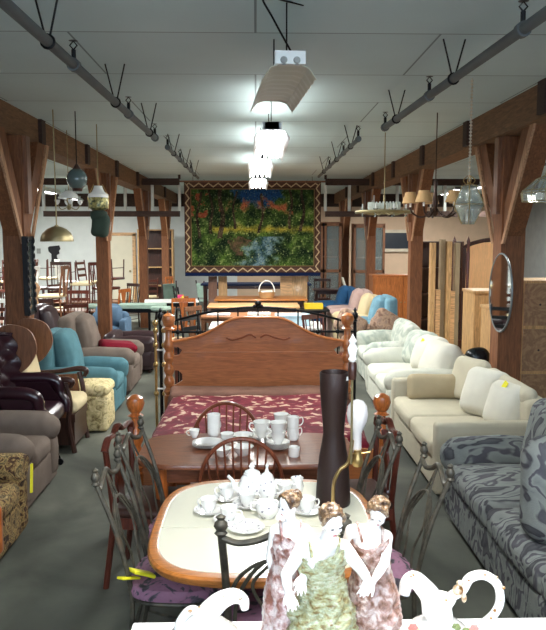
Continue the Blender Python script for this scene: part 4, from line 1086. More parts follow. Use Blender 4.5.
# leather desk chair
def leather_chair():
    t = thing('leather_desk_chair', 'tufted oxblood leather swivel chair on casters in the left row', 'chair', (-2.12, 6.5, 0), LX)
    MB().rbox((0, -.02, .47), (.54, .56, .16), .06, b=(0, .02, .03)).build('seat', leather_m, t)
    m = MB(); vs = []; fs = []; nx, nz = 40, 56
    for side in (0, 1):
        for j in range(nz+1):
            for i in range(nx+1):
                u, v = i/nx*2-1, j/nz
                wd = .33*(1-.08*(v > .9)); z = .5+.78*v
                wing = max(0, abs(u)-.6)/.4
                zz = z-(.05*u*u*v)
                y = .3+.12*v
                if side == 0:
                    a = u*6.0+(v*9); b2 = -u*6.0+(v*9)
                    puff = .035*abs(math.sin(a*PI/2)*math.sin(b2*PI/2))**.5
                    y -= .06+puff+.15*wing**1.5*(v < .95)
                else: y += .03-.06*wing
                vs.append((u*wd, y, zz))
    w_ = nx+1; N1 = (nx+1)*(nz+1)
    for s in (0, 1):
        for j in range(nz):
            for i in range(nx): a = s*N1+j*w_+i; fs.append((a, a+1, a+w_+1, a+w_))
    for j in range(nz):
        for i in (0, nx): a = j*w_+i; fs.append((a, a+w_, a+w_+N1, a+N1))
    for i in range(nx):
        for j in (0, nz): a = j*w_+i; fs.append((a, a+1, a+1+N1, a+N1))
    m.add(vs, fs); m.build('tufted_back', leather_m, t, ang=50)
    for s in (-1, 1):
        pts = catmull([(s*.31, .3, .74), (s*.33, .1, .75), (s*.34, -.12, .745), (s*.34, -.22, .7), (s*.33, -.24, .6), (s*.31, -.3, .52), (s*.29, -.3, .43)], 5)
        m = MB().tube(pts, lerpn([.05, .055, .058, .055, .045, .04, .03], 5), 12); m.build('arm', leather_m, t)
        m = MB().prism([(.3, .42), (.3, .72), (-.14, .72), (-.22, .6), (-.28, .5), (-.28, .42)], s*.28, s*.33, 'yz'); m.build('arm_panel', leather_m, t)
        o = MB()
        for k in range(14): q = pts[10+k] if 10+k < len(pts) else pts[-1]; o.ell(q+Vector((-s*.0, -.05, 0)), (.006, .004, .006), None, 6, 5)
        o.build('nail_trim', brass2, t)
    MB().tube([(0, 0, .12), (0, 0, .4)], .035, 12).build('column', black_m, t)
    for k in range(5):
        a = 2*PI*k/5-.3; c_, s_ = math.cos(a), math.sin(a)
        b_ = MB().tube([(c_*.03, s_*.03, .15), (c_*.3, s_*.3, .085)], [.035, .022], 8).build('star_leg', dk_w, t)
        m = MB(); m.lathe([(0, 0), (.03, .003), (.03, .022), (0, .025)], (c_*.31-.012, s_*.31, .03), 14, (0, PI/2, 0)); m.tube([(c_*.31, s_*.31, .04), (c_*.3, s_*.3, .09)], .009, 6)
        m.build('caster', black_m, b_)
leather_chair()

# wooden wing chair with cream seat
def wing_wood():
    t = thing('wooden_wing_chair', 'dark wooden chair with curved wood wings and cream seat', 'chair', (-2.04, 7.14, 0), LX)
    MB().box((0, -.02, .2), (.5, .5, .26)).build('box_base', dk_w, t, False)
    MB().rbox((0, -.04, .44), (.48, .5, .14), .05, b=(0, .02, .02)).build('seat_cushion', beige_s, t)
    MB().box((0, -.02, .34), (.52, .52, .08)).build('seat_rail', dk_w, t, False)
    MB().rbox((0, .24, .8), (.44, .1, .62), .045, (-.2, 0, 0), b=(0, .02, .0)).build('back_cushion', beige_s, t)
    for s in (-1, 1):
        out = catmull([(.34, 0, .48), (.22, 0, .5), (.2, 0, .62), (.27, 0, .74), (.14, 0, .86), (.06, 0, 1.02), (.12, 0, 1.2), (.3, 0, 1.26), (.42, 0, 1.2), (.42, 0, .9)], 5)
        MB().prism([(p.x, p.z) for p in out], s*.255, s*.285, 'yz').build('wing', brown_w, t, ang=30)
        MB().tube(catmull([(s*.27, .3, .7), (s*.28, .05, .7), (s*.29, -.18, .73), (s*.29, -.27, .71), (s*.29, -.25, .65)], 5), lerpn([.02, .022, .028, .03, .018], 5), 10).build('arm', dk_w, t)
        MB().tube(catmull([(s*.28, -.2, .7), (s*.27, -.24, .5), (s*.27, -.22, .3), (s*.27, -.27, 0)], 5), .026, 8).build('front_leg', dk_w, t)
        MB().tube([(s*.25, .28, .5), (s*.25, .36, 0)], .025, 8).build('back_leg', dk_w, t)
        MB().prism([(.3, .35), (.3, .66), (-.18, .68), (-.22, .35)], s*.262, s*.275, 'yz').build('side_panel', brown_w, t)
wing_wood()

# ------------------------------------------------------------------ lamps hanging
def cord(mb, x, y, z0, z1=CEIL, r=.005): mb.tube([(x, y, z0), (x, y, z1)], r, 6)
def hang(name, label, cat, px, py, Y):
    p = at(px, py, Y); t = thing(name, label, cat, (p.x, p.y, p.z)); return t, p
t, p = hang('dome_pendant', 'big brass dome pendant lamp hanging on the left', 'pendant lamp', 57, 241, 7.8)
r_ = .175
MB().lathe([(r_, -.005), (r_, 0), (r_*.97, .04), (r_*.85, .085), (r_*.6, .125), (r_*.3, .15), (.02, .158), (.018, .17), (0, .17)], (0, 0, 0), 32).build('dome_shade', brass2, t, mods=[('s', 'SOLIDIFY', {'thickness': .003})])
MB().tube([(0, 0, .15), (0, 0, CEIL-p.z)], .007, 8).build('chain', brass2, t)
MB().lathe([(.02, -.01), (.05, .02), (.03, .08), (0, .1)], (0, 0, 0), 14).build('bulb', white_c, t)

def lantern(px, py, Y, k, label, top=white_c, body=green_l, low=green_l):
    t, p = hang('hanging_oil_lamp', label, 'hanging lamp', px, py, Y)
    MB().lathe([(0, -.02), (.03*k, 0), (.07*k, .03), (.085*k, .08), (.08*k, .12), (.05*k, .14), (0, .14)], (0, 0, 0), 24).build('font', low, t)
    MB().lathe([(.06*k, .14), (.095*k, .17), (.1*k, .24), (.09*k, .29), (.06*k, .3)], (0, 0, 0), 24).build('glass_body', body, t)
    MB().lathe([(.1*k, .29), (.095*k, .33), (.06*k, .36), (.045*k, .4), (.04*k, .43), (0, .43)], (0, 0, 0), 24).build('crown_shade', top, t)
    MB().tube([(0, 0, .42), (0, 0, CEIL-p.z)], .006, 6).build('chain', brass2, t)
    for s in (-1, 1): MB().tube([(s*.095*k, 0, .15), (s*.1*k, 0, .3), (s*.04*k, 0, .45)], .004, 6).build('side_rod', brass_m, t)
    return t
t = lantern(99, 222, 8.8, 1.25, 'hanging oil lamp with white crown and green sock-like bottom, at the second left post', white_c, M('olive brass glass', (126, 118, 70), .3, .3, ramp=[(.4, (60, 66, 44)), (.6, (170, 160, 100))], scale=30), M('dark green cloth', (40, 54, 44), .9))
MB().rbox((.02, 0, -.04), (.21, .17, .28), .07, (0, .12, 0), wob=.015).build('green_bag', M('dark green cloth', (40, 54, 44)), t)
t, p = hang('globe_lantern', 'dark round glass globe lantern hanging under the left beam', 'hanging lamp', 77, 179, 7.9)
MB().ell((0, 0, 0), (.11, .11, .115), None, 20, 14).build('globe', M('smoky green glass', (84, 100, 98), .12, coat=.4), t)
MB().lathe([(.05, -.13), (.06, -.1), (.02, -.09), (0, -.09)], (0, 0, 0), 14).build('bottom_cap', dk_w, t)
MB().lathe([(.05, .1), (.03, .13), (.01, .16), (0, .16)], (0, 0, 0), 14).build('top_cap', dk_w, t)
MB().tube([(0, 0, .15), (0, 0, CEIL-p.z)], .006, 6).build('chain', black_m, t)
t, p = hang('milk_glass_chandelier', 'small milk glass and brass chandelier between globe and oil lamp', 'chandelier', 69, 208, 9.3)
MB().lathe([(0, -.03), (.03, 0), (.015, .05), (.03, .09), (.012, .2), (0, .2)], (0, 0, 0), 16).build('stem', brass2, t)
MB().lathe([(.13, .12), (.11, .17), (.06, .21), (.03, .22), (0, .22)], (0, 0, 0), 22).build('milk_shade', white_c, t)
for k in range(4):
    a = k*PI/2+.4; c_, s_ = math.cos(a), math.sin(a)
    MB().tube(catmull([(0, 0, .02), (c_*.09, s_*.09, -.02), (c_*.14, s_*.14, .04)], 5), .006, 6).build('arm', brass2, t)
    MB().lathe([(.01, 0), (.03, .03), (.035, .06)], (c_*.14, s_*.14, .04), 12).build('cup_shade', white_c, t)
MB().tube([(0, 0, .2), (0, 0, CEIL-p.z)], .005, 6).build('chain', brass2, t)

# octagonal bevelled glass lantern (right)
t, p = hang('glass_lantern', 'clear six-sided glass lantern with brass edges, hanging left of the post', 'hanging lamp', 468, 224, 6.2)
prof = [(.06, 0), (.14, .165), (.065, .33)]; n = 6
for i in range(n):
    a0, a1 = 2*PI*i/n+.3, 2*PI*(i+1)/n+.3
    for j in range(2):
        r0, z0 = prof[j]; r1, z1 = prof[j+1]
        q = [(r0*math.cos(a0), r0*math.sin(a0), z0), (r0*math.cos(a1), r0*math.sin(a1), z0), (r1*math.cos(a1), r1*math.sin(a1), z1), (r1*math.cos(a0), r1*math.sin(a0), z1)]
        MB().add(q, [(0, 1, 2, 3)]).build('glass_pane', M('frosted lantern glass', (196, 206, 196), .15, trans=.6, alpha=.55), t, mods=[('s', 'SOLIDIFY', {'thickness': .003})])
    m = MB()
    for j in range(2):
        r0, z0 = prof[j]; r1, z1 = prof[j+1]; m.tube([(r0*math.cos(a0), r0*math.sin(a0), z0), (r1*math.cos(a0), r1*math.sin(a0), z1)], .0035, 6)
    m.tube([(.14*math.cos(a0), .14*math.sin(a0), .165), (.14*math.cos(a1), .14*math.sin(a1), .165)], .0035, 6)
    m.build('came', brass_m, t)
MB().lathe([(0, .02), (.05, .03), (.012, .045), (.008, .3), (0, .3)], (0, 0, 0), 12).build('centre_stem', brass_m, t)
for k in range(3): a = 2.1*k; MB().lathe([(.008, 0), (.01, .07), (0, .085)], (.03*math.cos(a), .03*math.sin(a), .045), 8).build('candle', white_c, t)
MB().lathe([(.07, .325), (.045, .333), (.015, .338), (.02, .345), (0, .36)], (0, 0, 0), 14).build('cap', brass_m, t)
for k in range(4): a = k*PI/2; MB().tube(catmull([(.02*math.cos(a), .02*math.sin(a), .33), (.05*math.cos(a), .05*math.sin(a), .37), (.01*math.cos(a), .01*math.sin(a), .41)], 4), .004, 6).build('crown_scroll', brass_m, t)
m = MB()
zz = .4
while p.z+zz < CEIL-.03: m.lathe([(.006, 0), (.014, .01), (.006, .02)], (0, 0, zz), 8); zz += .028
m.tube([(0, 0, .36), (0, 0, CEIL-p.z)], .004, 6); m.build('chain', M('pale chain', (210, 200, 180), .4, .4), t)

# leaded glass bowl shade far right edge
t, p = hang('leaded_glass_shade', 'clear leaded glass umbrella shade at the right edge', 'hanging lamp', 549, 200, 5.3)
prof = [(.19, -.01), (.2, .05), (.19, .07), (.10, .15), (.03, .18)]; n = 12
m = MB(); g_ = MB()
for i in range(n):
    a0, a1 = 2*PI*i/n, 2*PI*(i+1)/n
    for j in range(4):
        (r0, z0), (r1, z1) = prof[j], prof[j+1]
        g_.add([(r0*math.cos(a0), r0*math.sin(a0), z0), (r0*math.cos(a1), r0*math.sin(a1), z0), (r1*math.cos(a1), r1*math.sin(a1), z1), (r1*math.cos(a0), r1*math.sin(a0), z1)], [(0, 1, 2, 3)])
        m.tube([(r0*math.cos(a0), r0*math.sin(a0), z0), (r1*math.cos(a0), r1*math.sin(a0), z1)], .0035, 5)
        m.tube([(r0*math.cos(a0), r0*math.sin(a0), z0), (r0*math.cos(a1), r0*math.sin(a1), z0)], .0035, 5)
g_.build('glass_panels', M('hammered glass', (205, 214, 205), .15, trans=.6, alpha=.5), t, False)
m.build('lead_came', brass2, t)
MB().lathe([(.035, .175), (.03, .2), (.01, .22), (0, .22)], (0, 0, 0), 14).build('cap', brass2, t)
MB().tube([(0, 0, .2), (0, 0, CEIL-p.z)], .006, 6).build('chain', black_m, t)
for k in range(3): a = 2.1*k; MB().ell((.09*math.cos(a), .09*math.sin(a), .03), (.028, .028, .035)).build('bulb', white_c, t)
MB().tube([(0, 0, .18), (0, 0, -.14)], .006, 6).build('pull_rod', black_m, t)

def chandelier(px, py, Y, label, n, Rr, shade, metal, k=1, sides=None, cr=False):
    t, p = hang('chandelier', label, 'chandelier', px, py, Y)
    MB().lathe([(0, -.05*k), (.025*k, -.03*k), (.05*k, 0), (.02*k, .04*k), (.03*k, .1*k), (.015*k, .2*k), (.02*k, .3*k), (0, .32*k)], (0, 0, 0), 18).build('stem', metal, t)
    for i in range(n):
        a = 2*PI*i/n+.25; c_, s_ = math.cos(a), math.sin(a)
        arm = MB().tube(catmull([(c_*.02, s_*.02, .02*k), (c_*Rr*.5, s_*Rr*.5, -.05*k), (c_*Rr*.9, s_*Rr*.9, -.01*k), (c_*Rr, s_*Rr, .06*k)], 5), .009*k, 8).build('arm', metal, t)
        if shade: MB().lathe([(.085*k, .09*k), (.05*k, .2*k)], (c_*Rr, s_*Rr, 0), 20).build('lamp_shade', shade, arm, mods=[('s', 'SOLIDIFY', {'thickness': .003})])
        MB().tube([(c_*Rr, s_*Rr, .05*k), (c_*Rr, s_*Rr, .14*k)], .011*k, 8).build('candle', white_c, arm)
        if cr: MB().lathe([(.0, -.09*k), (.012, -.07*k), (.002, -.04*k), (.04*k, .04*k), (.05*k, .055*k)], (c_*Rr, s_*Rr, 0), 10).build('crystal_drop', glass_m, arm)
    MB().tube([(0, 0, .3*k), (0, 0, CEIL-p.z)], .006, 6).build('chain', metal, t)
    return t
chandelier(435, 212, 7.9, 'dark brass chandelier with tan cone shades on the right', 5, .27, shade_m, M('bronze', (70, 52, 44), .4, .7), 1.1)
t = chandelier(384, 212, 9.4, 'wide crystal ring chandelier right of the tapestry', 8, .3, None, brass2, .7, cr=True)
MB().tube([(.36*math.cos(a), .36*math.sin(a), .0) for a in [2*PI*k/28 for k in range(28)]], .02, 8, True).build('lower_ring', brass2, t)
m = MB()
for k in range(28): a = 2*PI*k/28; m.lathe([(0, .02), (.012, .05), (.012, .12), (0, .13)], (.2*math.cos(a), .2*math.sin(a), 0), 6)
m.build('crystal_prisms', M('crystal', (200, 206, 196), .1, coat=.5), t)

# wall mirror on the right post
p = at(500, 293, 7.28)
t = thing('oval_mirror', 'oval wall mirror hanging on the nearest right post', 'mirror', (2.51, 7.3, p.z), R(-76))
a_ = .2; b_ = .40
ov = [(a_*math.cos(2*PI*k/40), b_*math.sin(2*PI*k/40)) for k in range(40)]
MB().prism(ov, -.012, .0, 'xz').build('mirror_glass', mirror_m, t, ang=30)
MB().tube([(x_, -.006, z_) for x_, z_ in ov], .011, 8, True).build('mirror_frame', M('grey metal frame', (120, 124, 124), .35, .6), t)

# framed black panel on the left post
p = at(29, 276, 7.4)
t = thing('carved_mirror', 'narrow black carved frame hanging on the nearest left post', 'frame', (-2.335, 7.45, p.z), R(90))
MB().box((0, 0, 0), (.2, .03, .74)).build('panel', M('smoky mirror', (90, 96, 92), .15, .6), t, False)
m = MB()
for s in (-1, 1):
    m.box((s*.1, -.005, 0), (.035, .05, .8)); m.box((0, -.005, s*.385), (.23, .05, .035))
    for k in range(10): m.ell((s*.1, -.035, -.36+k*.08), (.016, .012, .03), None, 8, 6)
m.build('carved_frame', blackp, t)

# ------------------------------------------------------------------ storage on the right
def cabinet(name, label, cat, loc, rz, w_, d_, h_, mat, doors=2, drawers=0, face=None, top=None):
    t = thing(name, label, cat, loc, rz); face = face or mat
    MB().box((0, 0, h_/2+.03), (w_, d_, h_-.06)).build('carcass', mat, t, False)
    MB().rbox((0, 0, h_-.0), (w_+.03, d_+.03, .04), .01).build('top', top or mat, t)
    MB().box((0, 0, .03), (w_-.03, d_-.03, .06)).build('plinth', dk_w, t, False)
    for k in range(doors):
        x = -w_/2+w_/doors*(k+.5)
        d1 = MB().box((x, -d_/2-.01, h_/2+.03), (w_/doors-.012, .02, h_-.14)).build('door', face, t, False)
        MB().ell((x+(w_/doors/2-.04)*(1 if k % 2 == 0 else -1), -d_/2-.035, h_*.55), (.014, .014, .014)).build('knob', brass2, d1)
    for k in range(drawers):
        z = .1+(h_-.16)/drawers*(k+.5)
        d1 = MB().box((0, -d_/2-.01, z), (w_-.03, .02, (h_-.16)/drawers-.015)).build('drawer', face, t, False)
        for s in (-1, 1): MB().ell((s*w_*.28, -d_/2-.03, z), (.014, .014, .014)).build('knob', brass2, d1)
    return t
# burl cabinet right edge
t = thing('burl_cabinet', 'burl-fronted two-door cabinet at the right edge beside the post', 'cabinet', (3.64, 8.0, 0), 0)
MB().box((0, 0, .87), (1.5, .55, 1.5)).build('carcass', tan_w, t, False)
MB().box((0, 0, .05), (1.45, .5, .1)).build('plinth', dk_w, t, False)
for i in (0, 1, 2, 3):
    for j in (0, 1, 2):
        d1 = MB().box((-.56+i*.373, -.285, .36+j*.5), (.34, .02, .46)).build('door', burl, t, False)
        MB().ell((-.56+i*.373, -.3, .36+j*.5), (.012, .01, .012)).build('knob', dk_w, d1)
cabinet('tall_dresser', 'taller plain tan cabinet behind the near one, left of the oval mirror', 'cabinet', (3.06, 9.4, 0), 0, .52, .5, 1.38, tan_w, 1, 0)
cabinet('tall_dresser', 'shorter plain tan cabinet just behind the oval mirror', 'cabinet', (3.06, 8.6, 0), 0, .52, .5, 1.24, tan_w, 1, 0)
t = thing('arched_headboard', 'peach wood headboard with dark arched crest behind the tan dressers', 'headboard', (3.98, 12.2, 0), R(0))
pts = [(-.44, .1), (-.44, 1.9), (-.33, 1.95), (-.15, 1.99), (0, 2.0), (.15, 1.99), (.33, 1.95), (.44, 1.9), (.44, .1)]
MB().prism(pts, -.03, .03, 'xz').build('panel', peach_w, t, False)
MB().tube(catmull([(-.46, 0, 1.89), (-.33, 0, 1.96), (-.15, 0, 2.01), (0, 0, 2.03), (.15, 0, 2.01), (.33, 0, 1.96), (.46, 0, 1.89)], 5), .04, 8).build('crest', dk_w, t)
for s in (-1, 1): MB().box((s*.44, 0, .96), (.05, .07, 1.9)).build('side_post', dk_w, t, False)
t = thing('plank_stack', 'bundle of pale upright bed rails leaning together', 'bed rails', (2.77, 10.7, 0), 0)
for k, (x, h_) in enumerate(((-.14, 2.0), (-.05, 1.3), (.02, 2.05), (.1, 2.02), (.17, 1.28), (.24, 2.0))):
    MB().box((x, .03*(k % 3), h_/2), (.07, .12, h_)).build('rail', [tan_w, lt_w, M('dull board', (150, 130, 100), .6)][k % 3], t, False)
cabinet('orange_wardrobe', 'orange-brown two-door wardrobe below the dark framed picture', 'wardrobe', (3.15, 15.6, 0), 0, 1.3, .5, 1.25, wood('orange wood', (176, 104, 52), 2), 2)
t = thing('framed_picture', 'dark framed picture on the tan back wall', 'picture', (4.45, YB-.06, 1.95))
MB().box((0, 0, 0), (.9, .03, .5)).build('canvas', dkgrey, t, False)
m = MB()
for s in (-1, 1): m.box((s*.5, -.01, 0), (.1, .05, .7)); m.box((0, -.01, s*.3), (1.1, .05, .1))
m.build('frame', M('pale frame', (200, 186, 164), .6), t, False)
def bookcase(label, loc, rz, w_, d_, h_, mat, n=4, back=None, name='bookcase', doors=False):
    t = thing(name, label, 'bookcase' if name == 'bookcase' else 'cabinet', loc, rz)
    for s in (-1, 1): MB().box((s*(w_/2-.02), 0, h_/2), (.04, d_, h_)).build('side_panel', mat, t, False)
    MB().box((0, d_/2-.01, h_/2), (w_-.08, .02, h_)).build('back_panel', back or mat, t, False)
    for k in range(n+1): MB().box((0, 0, .06+(h_-.08)*k/n), (w_-.08, d_-.03, .03)).build('shelf', mat, t, False)
    if doors:
        for s in (-1, 1):
            f_ = MB()
            x0, x1 = (s*.02, s*(w_/2-.01)); xa, xb = min(x0, x1), max(x0, x1)
            for x in (xa+.03, xb-.03): f_.box((x, -d_/2-.012, h_/2), (.06, .022, h_-.02))
            for z in (.05, h_*.45, h_-.08): f_.box(((xa+xb)/2, -d_/2-.012, z), (xb-xa, .022, .08))
            o = f_.build('door_frame', mat, t, False)
            MB().box(((xa+xb)/2, -d_/2-.005, h_/2), (xb-xa-.06, .006, h_-.1)).build('door_glass', glass_m, o, False)
    return t
bookcase('open light-trimmed bookcase against the back wall left of the tapestry', (-3.0, 21.8, 0), 0, 1.05, .4, 2.3, tan_w, 4, dk_w)
bookcase('dark glass-door hutch against the back wall right of the tapestry', (1.9, 20.5, 0), 0, 1.0, .45, 2.5, brown_w, 5, dk_w, 'glass_hutch', True)
bookcase('second dark hutch beside the farthest right post', (3.2, 20.6, 0), 0, .9, .45, 2.45, brown_w, 5, dk_w, 'glass_hutch', True)
bookcase('tall dark shelf unit behind the chandelier post on the right', (3.42, 13.4, 0), 0, .8, .4, 2.0, dk_w, 4, dk_w)
bookcase('tall black-brown shelf unit at the far right edge', (5.95, 12.9, 0), 0, 1.2, .5, 2.25, dk_w, 4, dk_w)
cabinet('armoire', 'tall reddish armoire beside the black-brown shelf at right', 'armoire', (6.75, 14.8, 0), 0, 1.2, .6, 2.2, brown_w, 2)
MB()
t = thing('bed_post_pair', 'pair of slim mahogany bedposts standing behind the tan dressers', 'bedposts', (3.12, 11.3, 0))
for s in (0, 1): MB().lathe([(.03, 0), (.035, .5), (.02, .55), (.035, .62), (.025, .9), (.04, 1.1), (.02, 1.2), (.03, 1.8), (.02, 1.95), (.03, 2.02), (0, 2.1)], (s*.22, 0, 0), 12).build('post', mahog, t)
MB().box((.11, 0, .35), (.2, .04, .2)).build('rail', mahog, t, False)
sofa('floral_wing_chair', 'white floral armchair glimpsed between bed rails and dressers', 'armchair', (3.55, 10.45, 0), R(-30), .75, .75, gfl_m, 1, .45, .7, .15, 1.25, 'soft')
o = MB().rbox((0, 0, .32), (.34, .26, .62), .1, wob=.03).build('plastic_bag', M('black plastic', (18, 22, 24), .25), loc=(2.6, 8.05, .62)); 
bpy.data.objects.remove(o)
t = thing('wooden_pedestal', 'small dark pedestal holding a black bag behind the oatmeal sofa', 'pedestal', (2.52, 8.05, 0))
MB().box((0, 0, .23), (.2, .2, .46)).build('column', dk_w, t, False); MB().rbox((0, 0, .475), (.24, .24, .03), .01).build('top', dk_w, t)
o = MB().rbox((0, 0, .17), (.26, .22, .34), .09, wob=.03).build('plastic_bag', M('black plastic', (18, 22, 24), .25), loc=(2.52, 8.05, .492)); tag(o, 'crumpled black plastic bag beside the nearest right post', 'bag')

# ------------------------------------------------------------------ tables in the aisle beyond the bed
def table(label, loc, rz, w_, d_, h_, topm, legm=None, nm='long_table', leg=.03, tt=.035, cat='table'):
    t = thing(nm, label, cat, loc, rz); legm = legm or dk_w
    MB().rbox((0, 0, h_-tt/2), (w_, d_, tt), .01).build('tabletop', topm, t)
    MB().box((0, 0, h_-tt-.04), (w_-.14, d_-.14, .08)).build('apron', legm, t, False)
    for sx in (-1, 1):
        for sy in (-1, 1): MB().lathe([(leg*.7, 0), (leg, h_-tt)], (sx*(w_/2-.09), sy*(d_/2-.08), 0), 10).build('leg', legm, t)
    return t
table('white-topped table just beyond the iron headboard', (.15, 10.9, 0), 0, 1.7, .8, .76, white_p, white_p)
o = MB().rbox((0, 0, .07), (.5, .36, .14), .02).build('tub', blue_box); o.location = (.55, 10.8, .762); tag(o, 'pale blue lidded tub on the white table', 'tub')
MB().rbox((0, 0, .15), (.53, .39, .03), .01).build('lid', blue_box, o)
table('dark round-cornered table at left beyond the iron headboard', (-.75, 9.3, 0), 0, .7, .7, .74, dark_t, mahog)
table('pale wood long table in the middle of the aisle', (-.05, 13.9, 0), 0, 1.75, .8, .78, lt_w, dk_w)
table('light oak long table behind the pale one', (.1, 15.0, 0), 0, 1.9, .9, .82, oak_m, dk_w)
table('brown drop-leaf table in the middle of the aisle', (-.1, 12.5, 0), 0, 1.8, .7, .74, wood('table brown', (150, 100, 66), 0), brown_w)
table('small white table with dark legs left of the aisle', (-1.75, 14.9, 0), R(8), 1.1, .6, .78, white_p, black_m)
o = MB().box((0, 0, .06), (.12, .1, .12)).build('small_box', M('magenta and yellow carton', (190, 70, 110), .6, ramp=[(.48, (200, 60, 110)), (.5, (226, 214, 60))], scale=6, interp='CONSTANT'), loc=(-1.55, 14.8, .782)); tag(o, 'little magenta and yellow carton on the small white table', 'box')
table('black end table with yellow box right of the aisle', (1.15, 14.1, 0), 0, .55, .6, .68, blackp, black_m)
o = MB().box((0, 0, .05), (.36, .25, .1)).build('carton', M('yellow box card', (220, 186, 40), .6), loc=(1.13, 14.1, .682)); tag(o, 'flat yellow box on the black end table', 'box')
t = thing('wicker_basket', 'pale wicker basket with tall hoop handle on the light oak table', 'basket', (.22, 14.9, .822))
MB().lathe([(.13, 0), (.15, .02), (.17, .12), (.18, .13), (.16, .12), (.14, .03), (0, .02)], (0, 0, 0), 28, wav=lambda a, z: .02*math.sin(a*28)).build('basket_body', wicker_m, t)
MB().tube([(.165*math.cos(a), 0, .12+.24*math.sin(a)) for a in [PI*k/16 for k in range(17)]], .011, 8).build('handle', white_p, t)
MB().rbox((0, 0, .13), (.24, .24, .06), .028, wob=.02).build('lining', pil_w, t)
for i, (x, lb, hh, mt) in enumerate(((-.65, 'pale sheaf of papers on the drop-leaf table', .03, white_p), (.05, 'white crockery pile on the drop-leaf table', .05, white_c))):
    o = MB().rbox((0, 0, hh/2), (.4, .25, hh), .01, wob=.008).build('paper_pile', mt, loc=(x, 12.4, .742)); tag(o, lb, 'papers')
for x, lb, m_, rz in ((.75, 'light wood cabinet door leaning under the tapestry right side', lt_w, .1), (1.0, 'tan plywood panel leaning under the tapestry right side', tan_w, -.05), (-1.0, 'short wood panel leaning under the tapestry left side', brown_w, 0), (-.75, 'tan chair-height panel standing under the tapestry', tan_w, .2)):
    o = MB().box((0, 0, .59), (.36 if x > 0 else .2, .03, 1.18)).build('wood_panel', m_, loc=(x, 16.55, 0)); o.rotation_euler = (R(-6), 0, rz); tag(o, lb, 'panel')
t = table('dark navy draped table below the tapestry', (0, 17.2, 0), 0, 2.6, .8, .98, cloth('navy drape', (30, 42, 72)), dk_w)
table('dark sideboard table beyond the right end tables', (1.9, 17.7, 0), 0, 1.0, .5, .8, dk_w, dk_w)

# ------------------------------------------------------------------ chair crowd
def side_chair(mat, seatm, style, label, loc, rz, H=.95, group=None):
    t = thing('side_chair', label, 'chair', loc, rz, group)
    for s in (-1, 1):
        MB().tube([(s*.19, .23, 0), (s*.185, .2, .45), (s*.2, .27, H)], .017, 6).build('back_leg', mat, t)
        MB().tube([(s*.2, -.2, 0), (s*.19, -.19, .43)], .016, 6).build('front_leg', mat, t)
    MB().rbox((0, 0, .455), (.44, .43, .06), .025, n=2).build('seat', seatm, t)
    m = MB()
    if style == 0:
        for z in (.6, .74, .88): m.box((0, .2+.07*(z-.45)/.5, z/.95*H), (.38, .015, .06))
    elif style == 1:
        for k in range(5): m.tube([(-.14+.07*k, .2, .46), (-.15+.075*k, .27, H-.02)], .008, 5)
        m.box((0, .265, H-.01), (.44, .025, .07))
    elif style == 2:
        m.prism([(-.05, .46), (.05, .46), (.07, .62), (.04, .75), (.08, H-.04), (-.08, H-.04), (-.04, .75), (-.07, .62)], .225, .24, 'xz'); m.box((0, .26, H-.0), (.42, .025, .07))
    else:
        m.rbox((0, .235, .72), (.36, .05, .38), .025, (-.12, 0, 0), n=2)
    m.build('backrest', mat if style < 3 else seatm, t)
    for s in (-1, 1): MB().tube([(s*.19, -.19, .2), (s*.19, .215, .2)], .009, 5).build('stretcher', mat, t)
    return t
whp = white_p
protos = {}
kinds = [('mahogany slat-back', mahog, beige_s, 0), ('dark spindle-back', dk_w, dk_w, 1), ('brown splat-back', brown_w, beige_s, 2), ('white spindle-back', whp, whp, 1),
         ('black ladder-back', blackp, blackp, 0), ('green padded', dk_w, green_cush, 3), ('golden splat-back', oakz, oakz, 2), ('reddish spindle-back', mahog, mahog, 1)]
rnd = random.Random(11)
rows = []
places = [('in the crowd nearest the left bay wall', -5.6, 14.0), ('in the crowd under the black silhouette', -5.0, 14.6), ('beside the cream door', -4.4, 15.2),
          ('behind the second left post', -3.9, 14.4), ('just left of the third left post', -3.3, 15.2), ('under the dome pendant', -4.9, 12.4), ('at the front of the left crowd', -4.1, 12.9)]
def crowd(kind, ad, x, y, z=0, rz=None, H=.95):
    nm, m1, m2, st = kinds[kind]
    rz = rnd.uniform(-PI, PI) if rz is None else rz
    key = (kind,); lab = f'{nm} chair {ad}'
    if key not in protos: protos[key] = side_chair(m1, m2, st, lab, (x, y, z), rz, .98)
    else: idup(protos[key], lab, (x, y, z), rz)
spots = [(0, 'on the floor at the front of the left crowd', -4.35, 11.6, 0), (1, 'on the floor left of the second post', -3.7, 12.4, 0), (2, 'on the floor by the brown leather recliner', -5.4, 11.2, 0),
    (3, 'on the floor beneath the dome pendant', -4.4, 12.4, 0), (4, 'at the left end of the crowd', -5.3, 12.5, 0), (5, 'beside the third left post', -2.05, 17.9, 0), (6, 'between second and third left posts', -2.95, 15.0, 0), (7, 'behind the second left post', -3.6, 14.4, 0),
    (0, 'standing before the cream door', -4.5, 16.4, 0), (1, 'below the black silhouette', -5.4, 16.4, 0), (2, 'at the far left against the wall', -6.4, 16.5, 0), (7, 'right of the cream door', -3.0, 17.6, 0),
    (3, 'at the far left against the wall', -6.3, 18.3, 0), (4, 'below the tapestry at left', -1.55, 16.2, 0), (6, 'by the bookcase at left', -2.1, 19.4, 0), (0, 'near the farthest left post', -2.9, 19.6, 0),
    (1, 'right of the aisle before the dark hutch', 1.75, 18.9, 0), (2, 'right of the aisle by the sideboard table', .95, 19.0, 0), (4, 'left of the white aisle table', -.75, 10.3, 0), (7, 'right of the white aisle table', .98, 9.9, 0),
    (2, 'at the left of the white aisle table', -1.2, 11.3, 0), (6, 'left of the brown drop-leaf table', -1.3, 12.9, 0)]
for k_, ad, x, y, z in spots: crowd(k_, ad, x, y, z)
